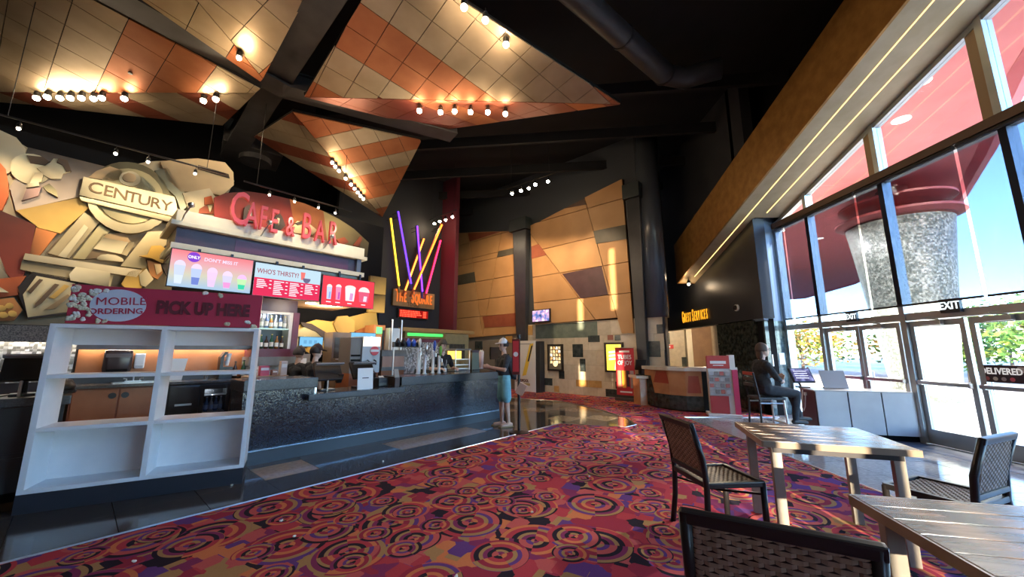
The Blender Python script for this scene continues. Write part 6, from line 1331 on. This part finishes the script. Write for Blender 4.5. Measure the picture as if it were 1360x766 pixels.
def head(c, m, yaw=0, pitch=0):
    """ells and bones of a head facing local +x turned by yaw"""
    c = Vector(c); R = Matrix.Rotation(yaw,3,'Z') @ Matrix.Rotation(pitch,3,'Y'); f = lambda x,y,z: tuple(c+R @ Vector((x,y,z)))
    E_ = [(f(0,0,.02),(.095,.082,.112),m),(f(.03,0,-.055),(.062,.058,.062),m),(f(-.01,.082,-.005),(.016,.010,.028),m),(f(-.01,-.082,-.005),(.016,.010,.028),m)]
    B_ = [(f(.088,0,.015),f(.108,0,-.025),.010,.015,m),(f(.075,.012,-.055),f(.075,-.012,-.055),.014,.014,m),(f(.055,0,-.095),f(.04,0,-.1),.022,.022,m)]
    return B_, E_, f
def face_parts(r, f, hair=None, cap=None, glasses=False, capm=None, long_hair=False):
    for s in (-1,1): obj('eye', MB().ell(f(.083,s*.032,.012), (.010,.014,.009), 8, 6), mat('eye_dark', (.03,.02,.02), .2), r); obj('eyebrow', MB().ell(f(.088,s*.033,.034), (.008,.020,.005), 8, 5), mat('brow', (.05,.03,.02), .8), r)
    obj('mouth', MB().ell(f(.086,0,-.056), (.008,.024,.006), 8, 6), mat('lips', (.40,.16,.13), .5), r)
    def shell(rx, ry, rz, cut, dx=0, dz=0):
        mb = MB(); n, m_ = 18, 10; vv = []; fs = []
        for j in range(m_+1):
            ph = PI/2 - (PI/2+cut)*j/m_
            for k in range(n):
                a = 2*PI*k/n; vv.append(f(dx+rx*math.cos(ph)*math.cos(a), ry*math.cos(ph)*math.sin(a), .02+dz+rz*math.sin(ph)))
        for j in range(m_):
            for k in range(n): fs.append((j*n+k,(j+1)*n+k,(j+1)*n+(k+1)%n,j*n+(k+1)%n))
        fs.append([m_*n+k for k in range(n)]); return mb.add(vv, fs)
    if hair:
        obj('hair', shell(.106,.098,.126,.35,-.034,.0), hair, r, smooth=True)
        if long_hair: obj('hair_length', MB().ell(f(-.075,0,-.06), (.05,.085,.13)), hair, r, smooth=True)
    if capm:
        cp_ = obj('cap', shell(.110,.098,.125,.05,-.004,.03), capm, r, smooth=True)
        vis = MB(); P = []
        for k in range(9): a = -1.1+2.2*k/8; P.append((.095+.105*math.cos(a)-.0, .088*math.sin(a)*1.05))
        top = [f(x,y,.062-.12*(x-.09)) for x,y in P]; bot = [f(x,y,.052-.12*(x-.09)) for x,y in P]
        base = [f(.06,s*.09,.065) for s in (1,-1)]
        poly = top+[base[0],base[1]]; poly2 = bot+[f(.06,.09,.055),f(.06,-.09,.055)]; c = len(poly)
        vis.add(poly+poly2, [list(range(c)),list(range(2*c-1,c-1,-1))]+[[w,(w+1)%c,c+(w+1)%c,c+w] for w in range(c)]); obj('visor', vis, capm, cp_)
        obj('button', MB().ell(f(-.004,0,.178), .010, 8, 5), capm, cp_)
    if glasses:
        g = MB()
        for s in (-1,1): g.tube([f(.10,s*.035+.03*math.cos(a*PI/6),.012+.022*math.sin(a*PI/6)) for a in range(13)], .0035, 5); g.tube([f(.10,s*.066,.015),f(.0,s*.088,.015)], .0035, 5)
        g.tube([f(.10,-.008,.016),f(.10,.008,.016)], .003, 5); obj('glasses', g, mat('glasses_brown', (.08,.03,.02), .3), r)
def stand(H_, top, legs, arms, headyaw=0, headpitch=0, shorts=False, sk=0, lean=0):
    """standing figure facing +x; materials: 0 skin, 1 top, 2 legs, 3 shoes"""
    k = H_/1.75; S_ = lambda *p: tuple(x*k for x in p); B_ = []; E_ = []
    for s in (-1,1):
        hx, kx, ax = legs[s]
        hip = S_(0,s*.09,.93); kn = S_(kx,s*.10,.50); an = S_(ax,s*.10,.09)
        if shorts:
            mid = tuple(kn[i]+(hip[i]-kn[i])*.15 for i in range(3)); B_ += [(hip,mid,.095*k,.092*k,2),(mid,kn,.062*k,.055*k,0),(kn,an,.058*k,.036*k,0)]
        else: B_ += [(hip,kn,.088*k,.064*k,2),(kn,an,.064*k,.048*k,2)]
        B_ += [(S_(ax-.05,s*.10,.045),S_(ax+.15,s*.115,.035),.042*k,.034*k,3 if not shorts else 0)]
    B_ += [(S_(0,-.06,.97),S_(0,.06,.97),.115*k,.115*k,2),(S_(0,-.05,1.04),S_(lean*.3,-.05,1.10),.11*k,.115*k,1),(S_(0,.05,1.04),S_(lean*.3,.05,1.10),.11*k,.115*k,1),(S_(lean*.3,0,1.08),S_(lean*.8,0,1.30),.125*k,.125*k,1),(S_(lean*.8,-.09,1.30),S_(lean*.8,.09,1.30),.105*k,.105*k,1),(S_(lean*.9,-.13,1.395),S_(lean*.9,.13,1.395),.062*k,.062*k,1),(S_(lean,0,1.42),S_(lean+.015,0,1.53),.056*k,.050*k,0)]
    for s in (-1,1):
        el, wr, fd, th, nr = arms[s]; sh = S_(lean*.9,s*.19,1.385)
        B_ += [(sh,tuple(sh[i]+(S_(*el)[i]-sh[i])*.72 for i in range(3)),.062*k,.056*k,1),(tuple(sh[i]+(S_(*el)[i]-sh[i])*.6 for i in range(3)),S_(*el),.043*k,.040*k,0),(S_(*el),S_(*wr),.040*k,.027*k,0)] + hand(S_(*wr),fd,th,nr,0)
    hb, he, f = head(S_(lean+.03,0,1.635), 0, headyaw, headpitch)
    return B_+hb, E_+he, f
# customer at the counter, holding a tall popcorn cup, jacket over the shoulders
cloth_t = mottled('charcoal_shirt', (.018,.022,.028), (.035,.04,.048), 20, .85); TEALS = mottled('teal_shorts', (.16,.38,.42), (.20,.45,.50), 12, .8)
arms = {1:((.10,.30,1.14),(.36,.12,1.20),(1,-.35,.25),(0,-.3,1),(0,-1,0)), -1:((.10,-.28,1.13),(.36,-.06,1.18),(1,.3,.25),(0,.3,1),(0,1,0))}
B_, E_, f = stand(1.86, 1, {1:(0,-.02,-.06),-1:(0,.03,.02)}, arms, .2, .02, True); B_ = [(a,b,ra*1.1,rb*1.1,m) if m in (1,2) else (a,b,ra,rb,m) for a,b,ra,rb,m in B_]
cu = person('customer in a white cap, dark tee and teal shorts holding a popcorn cup', (-.17,8.60,0), PI+.35, B_, [SKIN, cloth_t, TEALS, SKIN], E_)
face_parts(cu, f, mat('hair_dark', (.03,.02,.015), .7), capm=mat('cap_white', (.75,.75,.74), .7))
obj('jacket', MB().prism([(-.16,1.46),(-.06,1.50),(.02,1.47),(-.02,1.30),(-.10,1.08),(-.22,.98),(-.25,1.2)], -.20, .21), mottled('jacket_grey', (.03,.035,.038), (.06,.065,.07), 14, .85), cu, bevel=.05, smooth=True)
obj('jacket_sleeve', MB().tube([(-.05,.20,1.46),(.10,.17,1.40),(.14,.10,1.26),(.13,.06,1.14)], [.05,.05,.045,.035], 10), mottled('jacket_grey'), cu, smooth=True)
obj('jacket_sleeve', MB().tube([(-.05,-.20,1.46),(.10,-.17,1.40),(.14,-.10,1.28),(.13,-.05,1.16)], [.05,.05,.045,.035], 10), mottled('jacket_grey'), cu, smooth=True)
for s in (-1,1): obj('sandal', MB().prism([(-.10+.0,s*.10-.05),(.20,s*.115-.055),(.24,s*.115),(.20,s*.115+.055),(-.10,s*.10+.05)], -.0, .022, 'z'), mat('sandal_tan', (.28,.19,.09), .7), cu, ((-.06 if s==1 else .02)*1.03,0,0))
pcx = Vector((-.17,8.60,0))+Matrix.Rotation(PI+.35,3,'Z') @ Vector((.545,.03,1.24))
pc_ = thing('popcorn_cup', 'tall pale popcorn cup held by the customer', 'cup', pcx); obj('cup', MB().lathe([(.042,0),(.055,.36)], n=18), mottled('cup_pale', (.62,.42,.36), (.75,.6,.52), 8, .6), pc_, smooth=True); obj('popcorn', MB().ell((0,0,.365), (.052,.052,.025)).ell((.02,.02,.38), .022).ell((-.02,-.01,.38), .022), PC[0], pc_, smooth=True); obj('foot_ring', MB().lathe([(.044,0),(.044,.012)], n=18), PAPER, pc_)
# cashier behind the counter
arms = {1:((.02,.30,1.12),(.26,.24,1.13),(1,-.2,-.05),(0,-1,0),(0,0,-1)), -1:((.02,-.28,1.12),(.24,-.16,1.13),(1,.3,-.05),(0,1,0),(0,0,-1))}
B_, E_, f = stand(1.86, 1, {1:(0,0,0),-1:(0,0,0)}, arms, .25, .05, lean=.03)
cpos = BT(4.20,.98); ca_ = person('cashier in a dark cap and black tee with a lanyard behind the counter', cpos, math.atan2(-.72,.62), B_, [SKIN2, BLK_CLOTH, BLK_CLOTH, BLK_CLOTH], E_)
face_parts(ca_, f, mat('hair_brown', (.06,.035,.02), .7), capm=mat('cap_olive', (.06,.05,.035), .8))
obj('lanyard', MB().tube([(.05,.09,1.50),(.16,.06,1.36),(.19,.0,1.20),(.16,-.06,1.36),(.05,-.09,1.50)], .008, 6), mat('lanyard_grey', (.5,.5,.5), .6), ca_); obj('badge', box(.185,.20,-.04,.04,1.12,1.21), PAPER, ca_); obj('shirt_print', box(.165,.175,-.11,-.05,1.27,1.35), mat('shirt_gold', (.5,.35,.2), .6), ca_)
# two café workers
arms = {1:((.12,.26,1.16),(.40,.20,1.18),(1,0,.1),(0,-1,.2),(0,0,-1)), -1:((-.08,-.27,1.12),(-.02,-.26,.86),(0,.1,-1),(1,0,0),(0,1,0))}
B_, E_, f = stand(1.70, 1, {1:(0,0,0),-1:(0,0,0)}, arms, .0, .1)
w1 = person('worker in a black cap and tee reaching forward behind the terminals', BT(1.28,1.15), RB+.25, B_, [SKIN2, BLK_CLOTH, BLK_CLOTH, BLK_CLOTH], E_); face_parts(w1, f, mat('hair_dark'), capm=mat('cap_maroon_black', (.03,.012,.015), .8))
arms = {1:((.06,.27,1.12),(.26,.20,1.02),(1,0,-.3),(0,-1,0),(0,0,-1)), -1:((.0,-.27,1.10),(.14,-.25,.90),(.5,.1,-1),(1,0,0),(0,1,0))}
B_, E_, f = stand(1.66, 1, {1:(0,0,0),-1:(0,0,0)}, arms, .1, .15)
w2 = person('dark haired worker in a black tee beside the liquor cabinet', BT(1.20,1.78), RB+.4, B_, [SKIN, BLK_CLOTH, BLK_CLOTH, BLK_CLOTH], E_); face_parts(w2, f, mat('hair_dark'), capm=mat('cap_dark2', (.02,.015,.015), .8))
# seated worker on a high chair facing the window desk
SZ = .80
B_ = []
for s in (-1,1):
    kn = (.50,s*.13,SZ+.06) if s == 1 else (.46,s*.15,SZ+.05); an = (.62,s*.12,SZ-.36) if s == 1 else (.40,s*.14,SZ-.38)
    B_ += [((0,s*.10,SZ+.10),kn,.105,.072,2),(kn,an,.072,.05,2),((an[0]-.03,an[1],an[2]-.06),(an[0]+.17,an[1],an[2]-.07),.045,.036,3)]
B_ += [((0,-.08,SZ+.12),(0,.08,SZ+.12),.13,.13,2),((-.02,-.05,SZ+.2),(-.05,-.05,SZ+.30),.125,.12,1),((-.02,.05,SZ+.2),(-.05,.05,SZ+.30),.125,.12,1),((-.04,0,SZ+.3),(-.03,0,SZ+.50),.14,.135,1),((-.03,-.10,SZ+.50),(-.03,.10,SZ+.50),.11,.11,1),((-.02,-.14,SZ+.59),(-.02,.14,SZ+.59),.068,.068,1),((0,0,SZ+.62),(.02,0,SZ+.72),.056,.052,0)]
for s in (-1,1):
    el = (.10,s*.26,SZ+.33); wr = (.30,s*.06,SZ+.30+.05*s); sh = (-.02,s*.20,SZ+.57)
    B_ += [(sh,el,.068,.056,1),(el,tuple(el[i]+(wr[i]-el[i])*.45 for i in range(3)),.05,.046,1),(tuple(el[i]+(wr[i]-el[i])*.4 for i in range(3)),wr,.040,.028,0)] + hand(wr,(.5,-s*.8,0),(0.3,0,1),(-.6,0,-.3),0)
hb, E_, f = head((.05,0,SZ+.83), 0, .0, .02)
PX = (4.72,7.25,0)
st_ = person('seated worker in black with glasses, arms folded, on a high chair', PX, -.12, B_+hb, [SKIN2, BLK_CLOTH, mottled('dark_trousers', (.02,.022,.028), (.035,.038,.045), 10, .8), mat('shoe_black', (.02,.02,.02), .5)], E_)
face_parts(st_, f, mat('hair_grey_brown', (.075,.05,.038), .7), glasses=True, long_hair=True)
hc = thing('high_chair', 'dark high chair with pale steel legs under the seated worker', 'chair', PX, -.12)
obj('seat', box(-.22,.24,-.22,.22,SZ-.06,SZ-.015), mat('seat_dark', (.03,.028,.03), .5), hc, bevel=.015)
PSL = mat('pale_steel', (.62,.62,.60), .3, .8)
for x in (-.2,.2):
    for y in (-.2,.2): obj('leg', MB().tube([(x,y,SZ-.05),(x*1.15,y*1.15,0)], .018, 8), PSL if x > 0 else DARKM, hc)
for y in (-.2,.2): obj('rail', MB().tube([(-.21,y*1.03,SZ-.12),(.21,y*1.03,SZ-.12)], .014, 6), PSL, hc); obj('back_post', MB().tube([(-.2,y,SZ-.05),(-.27,y,SZ+.42)], .016, 8), DARKM, hc)
obj('foot_rail', MB().tube([(.22,-.22,.33),(.22,.22,.33)], .014, 6), PSL, hc)
for z in (.2,.3,.4): obj('back_slat', box(-.28+.0,-.25,-.19,.19,SZ+z-.03,SZ+z+.03), mat('seat_dark') if z < .35 else mat('slat_red', (.35,.05,.04), .5), hc, bevel=.01)
# scraps of popcorn on the carpet and stone
rnd = random.Random(12)
SCR = MB().ell((0,0,.008), (.016,.013,.009), 6, 4).ell((.01,.006,.012), (.009,.009,.007), 6, 4).mesh('popcorn_scrap', PC[1])
for x, y in ((-2.9,3.2),(-2.7,2.7),(-1.9,3.6),(-.4,3.0),(-2.2,3.9),(-.9,6.0),(-1.9,5.9),(.2,4.1),(-3.4,4.9),(1.0,5.2),(-1.3,2.6),(2.9,6.2)):
    cpz = .006 if (Vector((x,y))-Vector((-3.78,5.67))).dot(Vector((-DY,DX))) < -1.55 else 0
    o = obj('popcorn_scrap', SCR, None, None, (x,y,cpz), rnd.random()*6); tag(o, 'single white popcorn scrap on the floor', 'popcorn', 'popcorn scraps on the floor')
